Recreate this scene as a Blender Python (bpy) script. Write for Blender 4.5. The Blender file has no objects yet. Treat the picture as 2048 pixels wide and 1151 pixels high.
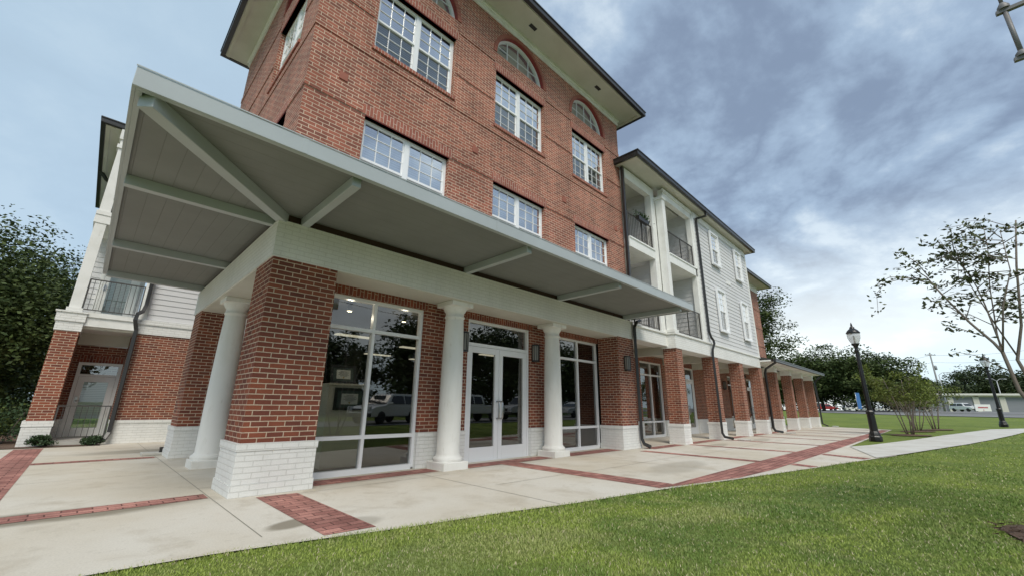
import bpy, bmesh, math, random
import numpy as np
from mathutils import Vector, Matrix
R = math.radians
random.seed(7); rng = np.random.default_rng(7)
S = bpy.context.scene
COL = S.collection
# ------------------------------------------------------------------ camera
cam = bpy.data.objects.new('camera', bpy.data.cameras.new('camera')); COL.objects.link(cam)
CX, CY, CZ = -1.457, -6.235, 1.10
yaw, pitch, roll = R(45.076), R(15.95), R(0.638)
f_ = Vector((math.sin(yaw)*math.cos(pitch), math.cos(yaw)*math.cos(pitch), math.sin(pitch)))
r_ = Vector((math.cos(yaw), -math.sin(yaw), 0)); u_ = r_.cross(f_)
r2 = r_*math.cos(roll)+u_*math.sin(roll); u2 = -r_*math.sin(roll)+u_*math.cos(roll)
M = Matrix((r2, u2, -f_)).transposed().to_4x4(); M.translation = Vector((CX, CY, CZ))
cam.matrix_world = M
cam.data.sensor_width = 36; cam.data.lens = 36*825.34/2048
cam.data.shift_x = -(1028.2-1024)/2048; cam.data.clip_start = .05; cam.data.clip_end = 4000
S.camera = cam
# ------------------------------------------------------------------ world: broken overcast over a Nishita sky
W = bpy.data.worlds.new('World'); S.world = W; W.use_nodes = True
nt = W.node_tree; nt.nodes.clear(); N = nt.nodes.new; L = nt.links.new
def wm(op, a, b=None, clamp=False):
    n = N('ShaderNodeMath'); n.operation = op; n.use_clamp = clamp
    for i, v in enumerate((a, b)):
        if v is None: continue
        if isinstance(v, (int, float)): n.inputs[i].default_value = v
        else: L(v, n.inputs[i])
    return n.outputs[0]
def wmix(f, a, b):
    n = N('ShaderNodeMix'); n.data_type = 'RGBA'
    for i, v in ((0, f), (6, a), (7, b)):
        if isinstance(v, (int, float)): n.inputs[i].default_value = v
        elif isinstance(v, tuple): n.inputs[i].default_value = (*v, 1)
        else: L(v, n.inputs[i])
    return n.outputs[2]
def wmr(v, a, b, c=0., d=1.):
    n = N('ShaderNodeMapRange'); n.interpolation_type = 'SMOOTHSTEP'
    L(v, n.inputs[0])
    for i, x in zip((1, 2, 3, 4), (a, b, c, d)): n.inputs[i].default_value = x
    return n.outputs[0]
tc = N('ShaderNodeTexCoord'); sep = N('ShaderNodeSeparateXYZ'); L(tc.outputs['Generated'], sep.inputs[0])
X, Y, Z = sep.outputs
zz = wm('ADD', wm('MAXIMUM', Z, 0.), .30)
cmb = N('ShaderNodeCombineXYZ'); L(wm('DIVIDE', X, zz), cmb.inputs[0]); L(wm('DIVIDE', Y, zz), cmb.inputs[1])
def noise(vec, sc, det, rough, dist=0., off=0.):
    m = N('ShaderNodeMapping'); m.inputs[1].default_value = (off, off*.7, 0); L(vec, m.inputs[0])
    n = N('ShaderNodeTexNoise'); n.inputs['Scale'].default_value = sc; n.inputs['Detail'].default_value = det
    n.inputs['Roughness'].default_value = rough; n.inputs['Distortion'].default_value = dist
    L(m.outputs[0], n.inputs['Vector']); return n.outputs['Fac']
n1 = noise(cmb.outputs[0], 1.25, 3, .5, .0, 7.7)
n2 = noise(cmb.outputs[0], 4.6, 12, .66, .12, 1.3)
# rounded lumps with darker creases between them
n3 = noise(cmb.outputs[0], 2.3, 5, .55, .25, 8.4)
bil = wm('MULTIPLY', wm('ABSOLUTE', wm('SUBTRACT', n3, .5)), 3.2)
cl = wm('ADD', wm('ADD', wm('MULTIPLY', n1, .46), wm('MULTIPLY', n2, .30)), wm('MULTIPLY', wm('ADD', bil, .13), .24))
cl = wm('SUBTRACT', cl, wm('MULTIPLY', wmr(Z, .18, .5), .02))
sky = N('ShaderNodeTexSky'); sky.sky_type = 'NISHITA'; sky.sun_disc = False
SUN_EL, SUN_ROT = R(52), R(215)
sky.sun_elevation = SUN_EL; sky.sun_rotation = SUN_ROT
dark, mid, lit = (1.5, 1.95, 2.7), (2.45, 3.2, 4.15), (4.2, 4.9, 5.5)
c = wmix(wmr(cl, .36, .49), dark, mid)
c = wmix(wmr(cl, .46, .575), c, lit)
# the smoother, evenly blue grey part of the deck to the north
az = wm('ARCTAN2', X, Y)
c = wmix(wmr(az, .25, .95, .85, 0.), c, (3.1, 4.05, 4.85))
# brighter thin cloud low in the east
lowm = wm('MULTIPLY', wmr(Z, .04, .40, 1., 0.), wmr(az, .85, 1.25))
c = wmix(wm('MULTIPLY', lowm, .75), c, (8.6, 8.9, 8.4))
c2 = wm('MULTIPLY', wmr(Z, .03, .18, 1., 0.), wmr(az, 1.38, 1.62))
c = wmix(wm('MULTIPLY', c2, .75), c, (3.6, 5.0, 6.0))
c = wmix(.12, c, sky.outputs[0])
bg = N('ShaderNodeBackground'); bg.inputs[1].default_value = .094; L(c, bg.inputs[0])
wo = N('ShaderNodeOutputWorld'); L(bg.outputs[0], wo.inputs[0])
# ------------------------------------------------------------------ sun behind the cloud deck
sl = bpy.data.lights.new('sun', 'SUN'); sl.energy = 1.5; sl.angle = R(28); sl.color = (1., .93, .82)
so = bpy.data.objects.new('sun', sl); COL.objects.link(so)
sd = Vector((math.sin(SUN_ROT)*math.cos(SUN_EL), math.cos(SUN_ROT)*math.cos(SUN_EL), math.sin(SUN_EL)))
so.rotation_euler = sd.to_track_quat('Z', 'Y').to_euler(); so.location = (-5, -10, 30)
S.view_settings.view_transform = 'Standard'; S.view_settings.look = 'None'
S.view_settings.exposure = 0.85; S.view_settings.gamma = 1
S.cycles.max_bounces = 8; S.cycles.transparent_max_bounces = 16
# ------------------------------------------------------------------ materials
def mat(name, col=(.5, .5, .5), rough=.7, metal=0., spec=.5, build=None):
    m = bpy.data.materials.new(name); m.use_nodes = True
    b = m.node_tree.nodes['Principled BSDF']
    b.inputs['Base Color'].default_value = (*col, 1); b.inputs['Roughness'].default_value = rough
    b.inputs['Metallic'].default_value = metal; b.inputs['Specular IOR Level'].default_value = spec
    if build: build(m.node_tree, b)
    return m
def nn(t, kind, **kw):
    n = t.nodes.new(kind)
    for k, v in kw.items():
        if k in n.inputs.keys(): n.inputs[k].default_value = v
        else: setattr(n, k, v)
    return n
def mixc(t, f, a, b, mode='MIX'):
    n = t.nodes.new('ShaderNodeMix'); n.data_type = 'RGBA'; n.blend_type = mode
    for i, v in ((0, f), (6, a), (7, b)):
        if isinstance(v, (int, float)): n.inputs[i].default_value = v
        elif isinstance(v, tuple): n.inputs[i].default_value = (*v, 1)
        else: t.links.new(v, n.inputs[i])
    return n.outputs[2]
def ramp(t, v, a, b, c=0., d=1.):
    n = t.nodes.new('ShaderNodeMapRange'); n.interpolation_type = 'SMOOTHSTEP'; t.links.new(v, n.inputs[0])
    for i, x in zip((1, 2, 3, 4), (a, b, c, d)): n.inputs[i].default_value = x
    return n.outputs[0]
def tnoise(t, scale, detail=4, rough=.6, coord='Object', stretch=None, dist=0.):
    tc = t.nodes.new('ShaderNodeTexCoord'); o = tc.outputs[coord]
    if stretch:
        m = t.nodes.new('ShaderNodeMapping'); m.inputs[3].default_value = stretch; t.links.new(o, m.inputs[0]); o = m.outputs[0]
    n = nn(t, 'ShaderNodeTexNoise', Scale=scale, Detail=detail, Roughness=rough, Distortion=dist); t.links.new(o, n.inputs['Vector'])
    return n.outputs['Fac']
def bump(t, b, h, s, d=.01):
    n = nn(t, 'ShaderNodeBump', Strength=s, Distance=d); t.links.new(h, n.inputs['Height']); t.links.new(n.outputs[0], b.inputs['Normal'])
def brickmat(name, c1, c2, mortar, bw=.203, bh=.0677, ms=.0105, rough=.85, bs=.6, var=.35, squash=1.):
    def f(t, b):
        uv = t.nodes.new('ShaderNodeUVMap'); uv.uv_map = 'UVMap'
        # a little wobble so that joints are not ruler straight
        nz = nn(t, 'ShaderNodeTexNoise', Scale=9., Detail=2.); t.links.new(uv.outputs[0], nz.inputs['Vector'])
        sub = t.nodes.new('ShaderNodeVectorMath'); sub.operation = 'SUBTRACT'; t.links.new(nz.outputs['Color'], sub.inputs[0]); sub.inputs[1].default_value = (.5, .5, .5)
        sc = t.nodes.new('ShaderNodeVectorMath'); sc.operation = 'SCALE'; t.links.new(sub.outputs[0], sc.inputs[0]); sc.inputs[3].default_value = .006
        ad = t.nodes.new('ShaderNodeVectorMath'); t.links.new(uv.outputs[0], ad.inputs[0]); t.links.new(sc.outputs[0], ad.inputs[1])
        k = t.nodes.new('ShaderNodeTexBrick'); t.links.new(ad.outputs[0], k.inputs['Vector'])
        for n_, v in (('Scale', 1.), ('Mortar Size', ms*.5), ('Mortar Smooth', .25), ('Brick Width', bw), ('Row Height', bh), ('Bias', -.05)): k.inputs[n_].default_value = v
        k.inputs['Color1'].default_value = (*c1, 1); k.inputs['Color2'].default_value = (*c2, 1); k.inputs['Mortar'].default_value = (*mortar, 1)
        big = nn(t, 'ShaderNodeTexNoise', Scale=.9, Detail=3.); t.links.new(uv.outputs[0], big.inputs['Vector'])
        fine = nn(t, 'ShaderNodeTexNoise', Scale=60., Detail=3.); t.links.new(uv.outputs[0], fine.inputs['Vector'])
        m = nn(t, 'ShaderNodeMath', operation='MULTIPLY'); t.links.new(ramp(t, big.outputs['Fac'], .3, .7, 1-var*.5, 1+var*.3), m.inputs[0]); t.links.new(ramp(t, fine.outputs['Fac'], .3, .7, 1-var*.35, 1+var*.3), m.inputs[1])
        mp = t.nodes.new('ShaderNodeMapping'); mp.inputs[3].default_value = (5., .35, 1); t.links.new(uv.outputs[0], mp.inputs[0]); stn = nn(t, 'ShaderNodeTexNoise', Scale=1., Detail=5.); t.links.new(mp.outputs[0], stn.inputs['Vector'])
        m3 = nn(t, 'ShaderNodeMath', operation='MULTIPLY'); t.links.new(m.outputs[0], m3.inputs[0]); t.links.new(ramp(t, stn.outputs['Fac'], .35, .72, 1+var*.12, 1-var*.35), m3.inputs[1]); m = m3
        mm = t.nodes.new('ShaderNodeVectorMath'); mm.operation = 'SCALE'; t.links.new(k.outputs['Color'], mm.inputs[0]); t.links.new(m.outputs[0], mm.inputs[3])
        t.links.new(mm.outputs[0], b.inputs['Base Color'])
        inv = nn(t, 'ShaderNodeMath', operation='SUBTRACT'); inv.inputs[0].default_value = 1.; t.links.new(k.outputs['Fac'], inv.inputs[1])
        a2 = nn(t, 'ShaderNodeMath', operation='MULTIPLY_ADD'); t.links.new(fine.outputs['Fac'], a2.inputs[0]); a2.inputs[1].default_value = .35; t.links.new(inv.outputs[0], a2.inputs[2])
        bump(t, b, a2.outputs[0], bs, .008)
    return mat(name, c1, rough, build=f, spec=.3)
BR = brickmat('red brick', (.295, .09, .05), (.155, .052, .039), (.60, .47, .35), ms=.0135, var=.25)
BRT = brickmat('upper red brick', (.40, .140, .092), (.21, .082, .060), (.64, .49, .37), ms=.0135)
BRS = brickmat('brick soldier course', (.30, .085, .05), (.17, .05, .036), (.50, .40, .31))
WB = brickmat('white painted brick', (.85, .85, .82), (.83, .83, .80), (.73, .73, .69), bs=.75, var=.10, rough=.6)
PV = brickmat('stamped red concrete', (.48, .235, .195), (.29, .125, .105), (.14, .065, .055), bw=.23, bh=.115, ms=.014, bs=.7, var=.5)
def wn(t, b):
    v = tnoise(t, 2.2, 5); c = mixc(t, ramp(t, v, .35, .75), (.85, .85, .82), (.75, .75, .71)); c = mixc(t, ramp(t, tnoise(t, 6., 6, .7, stretch=(1, 1, .3)), .58, .8, 0., .5), c, (.5, .49, .43)); t.links.new(c, b.inputs['Base Color'])
WH = mat('white painted trim', (.8, .8, .77), .55, build=wn)
def col_(t, b):
    v = tnoise(t, 3., 5, stretch=(1, 1, .25)); c = mixc(t, ramp(t, v, .35, .75), (.85, .84, .80), (.74, .73, .68)); c = mixc(t, ramp(t, tnoise(t, 7., 6, .7, stretch=(1, 1, .35)), .56, .78, 0., .6), c, (.55, .52, .44)); t.links.new(c, b.inputs['Base Color'])
    bump(t, b, tnoise(t, 140, 3), .15, .003)
CO = mat('cast stone column', (.8, .79, .74), .7, build=col_)
FR = mat('white aluminium frame', (.86, .87, .88), .35, spec=.5)
def soff(t, b):
    v = tnoise(t, 1.1, 4); c = mixc(t, ramp(t, v, .3, .7), (.66, .65, .58), (.58, .57, .50)); t.links.new(c, b.inputs['Base Color'])
SO = mat('cream soffit board', (.62, .61, .54), .75, build=soff)
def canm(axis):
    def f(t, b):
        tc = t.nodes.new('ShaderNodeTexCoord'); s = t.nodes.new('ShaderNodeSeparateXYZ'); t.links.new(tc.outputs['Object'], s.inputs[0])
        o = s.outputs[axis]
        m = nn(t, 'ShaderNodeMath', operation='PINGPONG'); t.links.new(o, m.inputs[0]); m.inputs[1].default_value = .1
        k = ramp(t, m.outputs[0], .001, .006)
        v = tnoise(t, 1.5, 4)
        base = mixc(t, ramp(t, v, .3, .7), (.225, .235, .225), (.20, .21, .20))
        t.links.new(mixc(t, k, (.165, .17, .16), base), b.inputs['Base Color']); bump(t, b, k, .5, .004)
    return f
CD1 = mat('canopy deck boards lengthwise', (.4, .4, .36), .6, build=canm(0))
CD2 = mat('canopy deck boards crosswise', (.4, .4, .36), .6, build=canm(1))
def cpm(t, b):
    v = tnoise(t, .8, 4); c = mixc(t, ramp(t, v, .3, .75), (.46, .50, .52), (.41, .445, .46)); t.links.new(c, b.inputs['Base Color'])
CP = mat('pale grey green canopy paint', (.4, .45, .45), .42, build=cpm)
DK = mat('dark bronze metal', (.022, .021, .021), .38, .0, .6)
BK = mat('black cast iron paint', (.012, .012, .013), .35)
RL = mat('grey brown rail metal', (.07, .065, .06), .5)
RED = mat('dark red steel lintel', (.26, .035, .03), .6)
def sdm(t, b):
    v = tnoise(t, .6, 3); w = tnoise(t, 3., 4, stretch=(1, 1, 12)); c = mixc(t, ramp(t, v, .3, .7), (.70, .70, .70), (.65, .65, .655)); c = mixc(t, ramp(t, w, .5, .75, 0., .3), c, (.47, .47, .48)); t.links.new(c, b.inputs['Base Color'])
SD = mat('grey lap siding', (.47, .46, .46), .7, build=sdm)
def glassm(name, tint, refl, fk=1.5):
    m = bpy.data.materials.new(name); m.use_nodes = True; t = m.node_tree; t.nodes.clear()
    fr = nn(t, 'ShaderNodeFresnel', IOR=1.55); a = nn(t, 'ShaderNodeMath', operation='MULTIPLY_ADD'); t.links.new(fr.outputs[0], a.inputs[0]); a.inputs[1].default_value = fk; a.inputs[2].default_value = refl; a.use_clamp = True
    g = nn(t, 'ShaderNodeBsdfGlossy', Roughness=.004); g.inputs['Color'].default_value = (1, .99, .97, 1)
    nz = tnoise(t, .9, 1); bp_ = nn(t, 'ShaderNodeBump', Strength=.03, Distance=.01); t.links.new(nz, bp_.inputs['Height']); t.links.new(bp_.outputs[0], g.inputs['Normal'])
    tr = nn(t, 'ShaderNodeBsdfTransparent'); tr.inputs[0].default_value = (*tint, 1)
    mx = t.nodes.new('ShaderNodeMixShader'); t.links.new(a.outputs[0], mx.inputs[0]); t.links.new(tr.outputs[0], mx.inputs[1]); t.links.new(g.outputs[0], mx.inputs[2])
    o = t.nodes.new('ShaderNodeOutputMaterial'); t.links.new(mx.outputs[0], o.inputs[0]); return m
GL = glassm('storefront glass', (.60, .63, .61), .075, 1.2)
GU = glassm('house window glass', (.94, .96, .96), .62)
GA = glassm('arched window glass', (.72, .74, .76), .05, .45)
GD = glassm('door glass', (.80, .86, .83), .05, .9)
GS = glassm('screened window glass', (.55, .57, .58), .14)
def blm(t, b):
    tc = t.nodes.new('ShaderNodeTexCoord'); s = t.nodes.new('ShaderNodeSeparateXYZ'); t.links.new(tc.outputs['Object'], s.inputs[0])
    m = nn(t, 'ShaderNodeMath', operation='PINGPONG'); t.links.new(s.outputs[2], m.inputs[0]); m.inputs[1].default_value = .025
    t.links.new(mixc(t, ramp(t, m.outputs[0], .0, .022), (.55, .57, .57), (.85, .87, .86)), b.inputs['Base Color']); bump(t, b, m.outputs[0], .6, .02)
BL = mat('white slatted blind', (.7, .72, .7), .6, build=blm)
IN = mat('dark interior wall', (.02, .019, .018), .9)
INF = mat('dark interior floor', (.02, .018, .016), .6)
def em(name, c, s):
    m = mat(name, c); b = m.node_tree.nodes['Principled BSDF']; b.inputs['Emission Color'].default_value = (*c, 1); b.inputs['Emission Strength'].default_value = s; return m
LT = em('lit office ceiling panel', (1, .90, .68), .38)
def concm(t, b):
    v = tnoise(t, .35, 5, .6); w = tnoise(t, 1.6, 6, .65, dist=.4); x = tnoise(t, 70, 4, .7)
    c = mixc(t, ramp(t, v, .35, .68), (.59, .53, .43), (.68, .645, .575)); c = mixc(t, ramp(t, w, .48, .72, 0., .6), c, (.45, .39, .30)); c = mixc(t, ramp(t, tnoise(t, 9., 5, .7), .55, .75, 0., .4), c, (.38, .34, .27))
    c = mixc(t, ramp(t, x, .35, .75, 0., .35), c, (.33, .31, .27))
    tc = t.nodes.new('ShaderNodeTexCoord')
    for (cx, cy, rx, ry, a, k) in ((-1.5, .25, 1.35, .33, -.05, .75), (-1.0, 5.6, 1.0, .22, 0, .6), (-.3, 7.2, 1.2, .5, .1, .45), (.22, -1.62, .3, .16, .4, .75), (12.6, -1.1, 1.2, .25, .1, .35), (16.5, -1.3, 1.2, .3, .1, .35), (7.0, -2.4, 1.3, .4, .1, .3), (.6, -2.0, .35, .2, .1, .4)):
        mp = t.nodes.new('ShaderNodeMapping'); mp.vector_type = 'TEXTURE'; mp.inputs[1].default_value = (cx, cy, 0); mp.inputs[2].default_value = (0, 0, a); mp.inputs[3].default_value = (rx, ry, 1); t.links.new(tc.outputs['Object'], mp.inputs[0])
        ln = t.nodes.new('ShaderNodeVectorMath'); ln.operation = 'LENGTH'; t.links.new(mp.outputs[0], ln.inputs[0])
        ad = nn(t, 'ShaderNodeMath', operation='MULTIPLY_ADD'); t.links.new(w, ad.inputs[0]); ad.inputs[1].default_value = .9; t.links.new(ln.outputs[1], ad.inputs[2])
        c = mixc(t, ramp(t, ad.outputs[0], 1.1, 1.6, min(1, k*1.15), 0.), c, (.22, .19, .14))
    t.links.new(c, b.inputs['Base Color']); bump(t, b, x, .25, .004)
CN = mat('broom finished concrete', (.5, .48, .42), .85, build=concm, spec=.3)
CN2 = mat('newer pale concrete', (.52, .51, .47), .85, build=lambda t, b: (t.links.new(mixc(t, ramp(t, tnoise(t, 1.2, 6), .35, .7), (.60, .59, .55), (.51, .49, .44)), b.inputs['Base Color'])), spec=.3)
JT = mat('dark joint', (.27, .25, .21), .95)
def lawnm(t, b):
    v = tnoise(t, .45, 4, .6); w = tnoise(t, 7., 6, .7); x = tnoise(t, 60., 4, .7)
    c = mixc(t, ramp(t, v, .38, .62), (.20, .26, .055), (.145, .205, .045)); c = mixc(t, ramp(t, w, .45, .75, 0., .7), c, (.27, .27, .12)); c = mixc(t, ramp(t, x, .4, .7, 0., .55), c, (.05, .075, .02))
    t.links.new(c, b.inputs['Base Color']); bump(t, b, x, .8, .03)
LW_ = mat('lawn', (.1, .17, .035), .95, build=lawnm, spec=.15)
def bladem(t, b):
    g = t.nodes.new('ShaderNodeNewGeometry'); v = tnoise(t, .55, 4, .6, dist=.5); w = tnoise(t, 3.2, 4, .65)
    c = mixc(t, ramp(t, v, .45, .57), (.295, .37, .068), (.125, .215, .042))
    tcc = t.nodes.new('ShaderNodeTexCoord'); wv = tnoise(t, 1.3, 5, .65)
    for (cx, cy, rx, ry, an, k, cc) in ((6.3, -5.15, 2.3, .62, -.16, .9, (.085, .18, .05)), (9.5, -5.5, 2.2, .5, -.2, .7, (.10, .20, .055)), (2.3, -4.3, .9, .5, -.4, .6, (.09, .17, .045)), (4.6, -6.0, 1.5, .4, -.1, .6, (.09, .17, .045)), (-.2, -3.0, .8, .3, -.2, .5, (.10, .19, .05)), (1.0, -3.4, 1.3, .5, -.3, .55, (.40, .40, .19)), (3.6, -4.2, 1.2, .35, -.2, .5, (.40, .40, .2))):
        mp = t.nodes.new('ShaderNodeMapping'); mp.vector_type = 'TEXTURE'; mp.inputs[1].default_value = (cx, cy, 0); mp.inputs[2].default_value = (0, 0, an); mp.inputs[3].default_value = (rx, ry, 1); t.links.new(tcc.outputs['Object'], mp.inputs[0])
        ln = t.nodes.new('ShaderNodeVectorMath'); ln.operation = 'LENGTH'; sx = t.nodes.new('ShaderNodeVectorMath'); sx.operation = 'MULTIPLY'; sx.inputs[1].default_value = (1, 1, 0); t.links.new(mp.outputs[0], sx.inputs[0]); t.links.new(sx.outputs[0], ln.inputs[0])
        ad = nn(t, 'ShaderNodeMath', operation='MULTIPLY_ADD'); t.links.new(wv, ad.inputs[0]); ad.inputs[1].default_value = 1.6; t.links.new(ln.outputs[1], ad.inputs[2])
        c = mixc(t, ramp(t, ad.outputs[0], 1.2, 1.9, k, 0.), c, cc)
    c = mixc(t, ramp(t, w, .48, .70, 0., .75), c, (.37, .37, .155))
    c = mixc(t, ramp(t, g.outputs['Random Per Island'], .0, 1., 0., .5), c, (.33, .40, .12))
    gt = nn(t, 'ShaderNodeMath', operation='GREATER_THAN'); t.links.new(g.outputs['Random Per Island'], gt.inputs[0]); gt.inputs[1].default_value = .94
    c = mixc(t, gt.outputs[0], c, (.55, .48, .32)); t.links.new(c, b.inputs['Base Color'])
BLD = mat('grass blade', (.14, .24, .04), .6, build=bladem, spec=.25)
def leafmat(name, a, b_, c_=None):
    def f(t, b):
        g = t.nodes.new('ShaderNodeNewGeometry'); c = mixc(t, g.outputs['Random Per Island'], a, b_)
        v = tnoise(t, .5, 3); c = mixc(t, ramp(t, v, .35, .7, 0., .7), c, c_ or a); t.links.new(c, b.inputs['Base Color'])
    return mat(name, a, .6, build=f, spec=.3)
LO = leafmat('dark oak leaves', (.032, .055, .016), (.11, .145, .042), (.05, .075, .02))
LM = leafmat('far tree leaves', (.03, .048, .018), (.062, .085, .03), (.04, .055, .02))
LC = leafmat('crape myrtle leaves', (.085, .125, .022), (.17, .21, .04), (.11, .11, .03))
LF = leafmat('near crape myrtle leaves', (.07, .09, .04), (.14, .155, .07), (.10, .09, .05))
LS = leafmat('shrub leaves', (.03, .06, .025), (.06, .10, .04))
LH = leafmat('hedge leaves', (.06, .09, .02), (.13, .17, .04))
BKK = mat('tree bark', (.12, .10, .08), .9, build=lambda t, b: t.links.new(mixc(t, tnoise(t, 8, 5, stretch=(1, 1, .2)), (.07, .058, .048), (.2, .175, .15)), b.inputs['Base Color']))
BKC = mat('smooth pale bark', (.25, .21, .17), .7, build=lambda t, b: t.links.new(mixc(t, tnoise(t, 14, 4, stretch=(1, 1, .3)), (.13, .10, .08), (.30, .25, .21)), b.inputs['Base Color']))
MU = mat('brown mulch', (.12, .075, .05), .95, build=lambda t, b: (t.links.new(mixc(t, tnoise(t, 60, 4), (.07, .042, .03), (.24, .155, .105)), b.inputs['Base Color']), bump(t, b, tnoise(t, 60, 4), 1., .04)))
AS = mat('asphalt', (.16, .16, .16), .9, build=lambda t, b: t.links.new(mixc(t, tnoise(t, 1.5, 5), (.15, .15, .15), (.21, .21, .205)), b.inputs['Base Color']))
ROOF = mat('dark shingle roof', (.05, .048, .046), .9)
# ------------------------------------------------------------------ mesh helper
class MB:
    def __init__(s): s.v = []; s.f = []; s.m = []; s.sm = []
    def add(s, vs, fs, mi=0, smooth=False):
        o = len(s.v); s.v += [tuple(v) for v in vs]
        for q in fs: s.f.append([o+i for i in q]); s.m.append(mi); s.sm.append(smooth)
        return s
    def box(s, x0, x1, y0, y1, z0, z1, mi=0):
        if x0 > x1: x0, x1 = x1, x0
        if y0 > y1: y0, y1 = y1, y0
        return s.add([(x0, y0, z0), (x1, y0, z0), (x1, y1, z0), (x0, y1, z0), (x0, y0, z1), (x1, y0, z1), (x1, y1, z1), (x0, y1, z1)],
              [(0, 3, 2, 1), (4, 5, 6, 7), (0, 1, 5, 4), (1, 2, 6, 5), (2, 3, 7, 6), (3, 0, 4, 7)], mi)
    def prism(s, poly, a0, a1, fn, mi=0):  # poly of 2d points extruded from a0 to a1 with fn(u,v,a)
        n = len(poly); vs = [fn(u, v, a0) for u, v in poly]+[fn(u, v, a1) for u, v in poly]
        return s.add(vs, [tuple(range(n))[::-1], tuple(range(n, 2*n))]+[(i, (i+1) % n, n+(i+1) % n, n+i) for i in range(n)], mi)
    def lathe(s, prof, cx=0, cy=0, z=0, n=28, mi=0, smooth=True):
        vs = []; m = len(prof)
        for i in range(n):
            a = 2*math.pi*i/n
            vs += [(cx+r*math.cos(a), cy+r*math.sin(a), z+h) for r, h in prof]
        fs = [(i*m+j, ((i+1) % n)*m+j, ((i+1) % n)*m+j+1, i*m+j+1) for i in range(n) for j in range(m-1)]
        s.add(vs, fs, mi, smooth)
        if prof[0][0] > 1e-4: s.add([vs[i*m] for i in range(n)], [tuple(range(n))[::-1]], mi)
        if prof[-1][0] > 1e-4: s.add([vs[i*m+m-1] for i in range(n)], [tuple(range(n))], mi)
        return s
    def tube(s, pts, rad, n=8, mi=0, square=False, smooth=True):
        P = [Vector(p) for p in pts]; rr = rad if hasattr(rad, '__len__') else [rad]*len(P)
        vs = []
        up = Vector((0, 0, 1)); nn_ = 4 if square else n
        d0 = (P[1]-P[0]).normalized(); x = d0.orthogonal().normalized()
        if abs(d0.z) > .9: x = Vector((1, 0, 0))
        for i, p in enumerate(P):
            d = ((P[min(i+1, len(P)-1)]-P[i]).normalized()+(P[i]-P[max(i-1, 0)]).normalized())
            d = d.normalized() if d.length > 1e-6 else d0
            x = (x-d*x.dot(d)); x = x.normalized() if x.length > 1e-5 else d.orthogonal().normalized()
            y = d.cross(x)
            for k in range(nn_):
                a = 2*math.pi*(k+(.5 if square else 0))/nn_; q = 1.41 if square else 1
                vs.append(p+(x*math.cos(a)+y*math.sin(a))*rr[i]*q)
        fs = [(i*nn_+k, i*nn_+(k+1) % nn_, (i+1)*nn_+(k+1) % nn_, (i+1)*nn_+k) for i in range(len(P)-1) for k in range(nn_)]
        fs += [tuple(range(nn_))[::-1], tuple((len(P)-1)*nn_+k for k in range(nn_))]
        return s.add(vs, fs, mi, smooth and not square)
    def build(s, name, mats, parent=None, uv=True, rot=None, recalc=True, bevel=0.):
        me = bpy.data.meshes.new(name); me.from_pydata(s.v, [], s.f)
        mats = mats if isinstance(mats, (list, tuple)) else [mats]
        for m in mats: me.materials.append(m)
        if len(mats) > 1: me.polygons.foreach_set('material_index', s.m)
        me.polygons.foreach_set('use_smooth', s.sm)
        if recalc:
            bm = bmesh.new(); bm.from_mesh(me); bmesh.ops.recalc_face_normals(bm, faces=bm.faces); bm.to_mesh(me); bm.free()
        if uv:
            ul = me.uv_layers.new(name='UVMap').data
            for p in me.polygons:
                n = p.normal; ax = max(range(3), key=lambda i: abs(n[i]))
                for li in p.loop_indices:
                    c = me.vertices[me.loops[li].vertex_index].co
                    if ax == 0: q = (c.y+.05, c.z)
                    elif ax == 1: q = (c.x, c.z)
                    else: q = (c.x, c.y)
                    if rot is not None: q = (q[1]-rot, q[0])
                    ul[li].uv = q
        o = bpy.data.objects.new(name, me); COL.objects.link(o)
        if parent: o.parent = parent
        if bevel:
            b = o.modifiers.new('bevel', 'BEVEL'); b.width = bevel; b.segments = 2; b.limit_method = 'ANGLE'
        return o
def thing(name, label, cat, loc=(0, 0, 0), rz=0., group=None):
    o = bpy.data.objects.new(name, None); COL.objects.link(o); o.location = loc; o.rotation_euler = (0, 0, rz)
    o.empty_display_size = .2; return tag(o, label, cat, group)
def tag(o, label, cat, group=None):
    o['label'] = label; o['category'] = cat
    if group: o['group'] = group
    return o
def struct(o, kind='structure'): o['kind'] = kind; return o
FY = lambda base: (lambda u, d, z: (u, base+d, z))      # a wall that faces -Y
FX = lambda base: (lambda u, d, z: (base+d, u, z))      # a wall that faces -X
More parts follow.
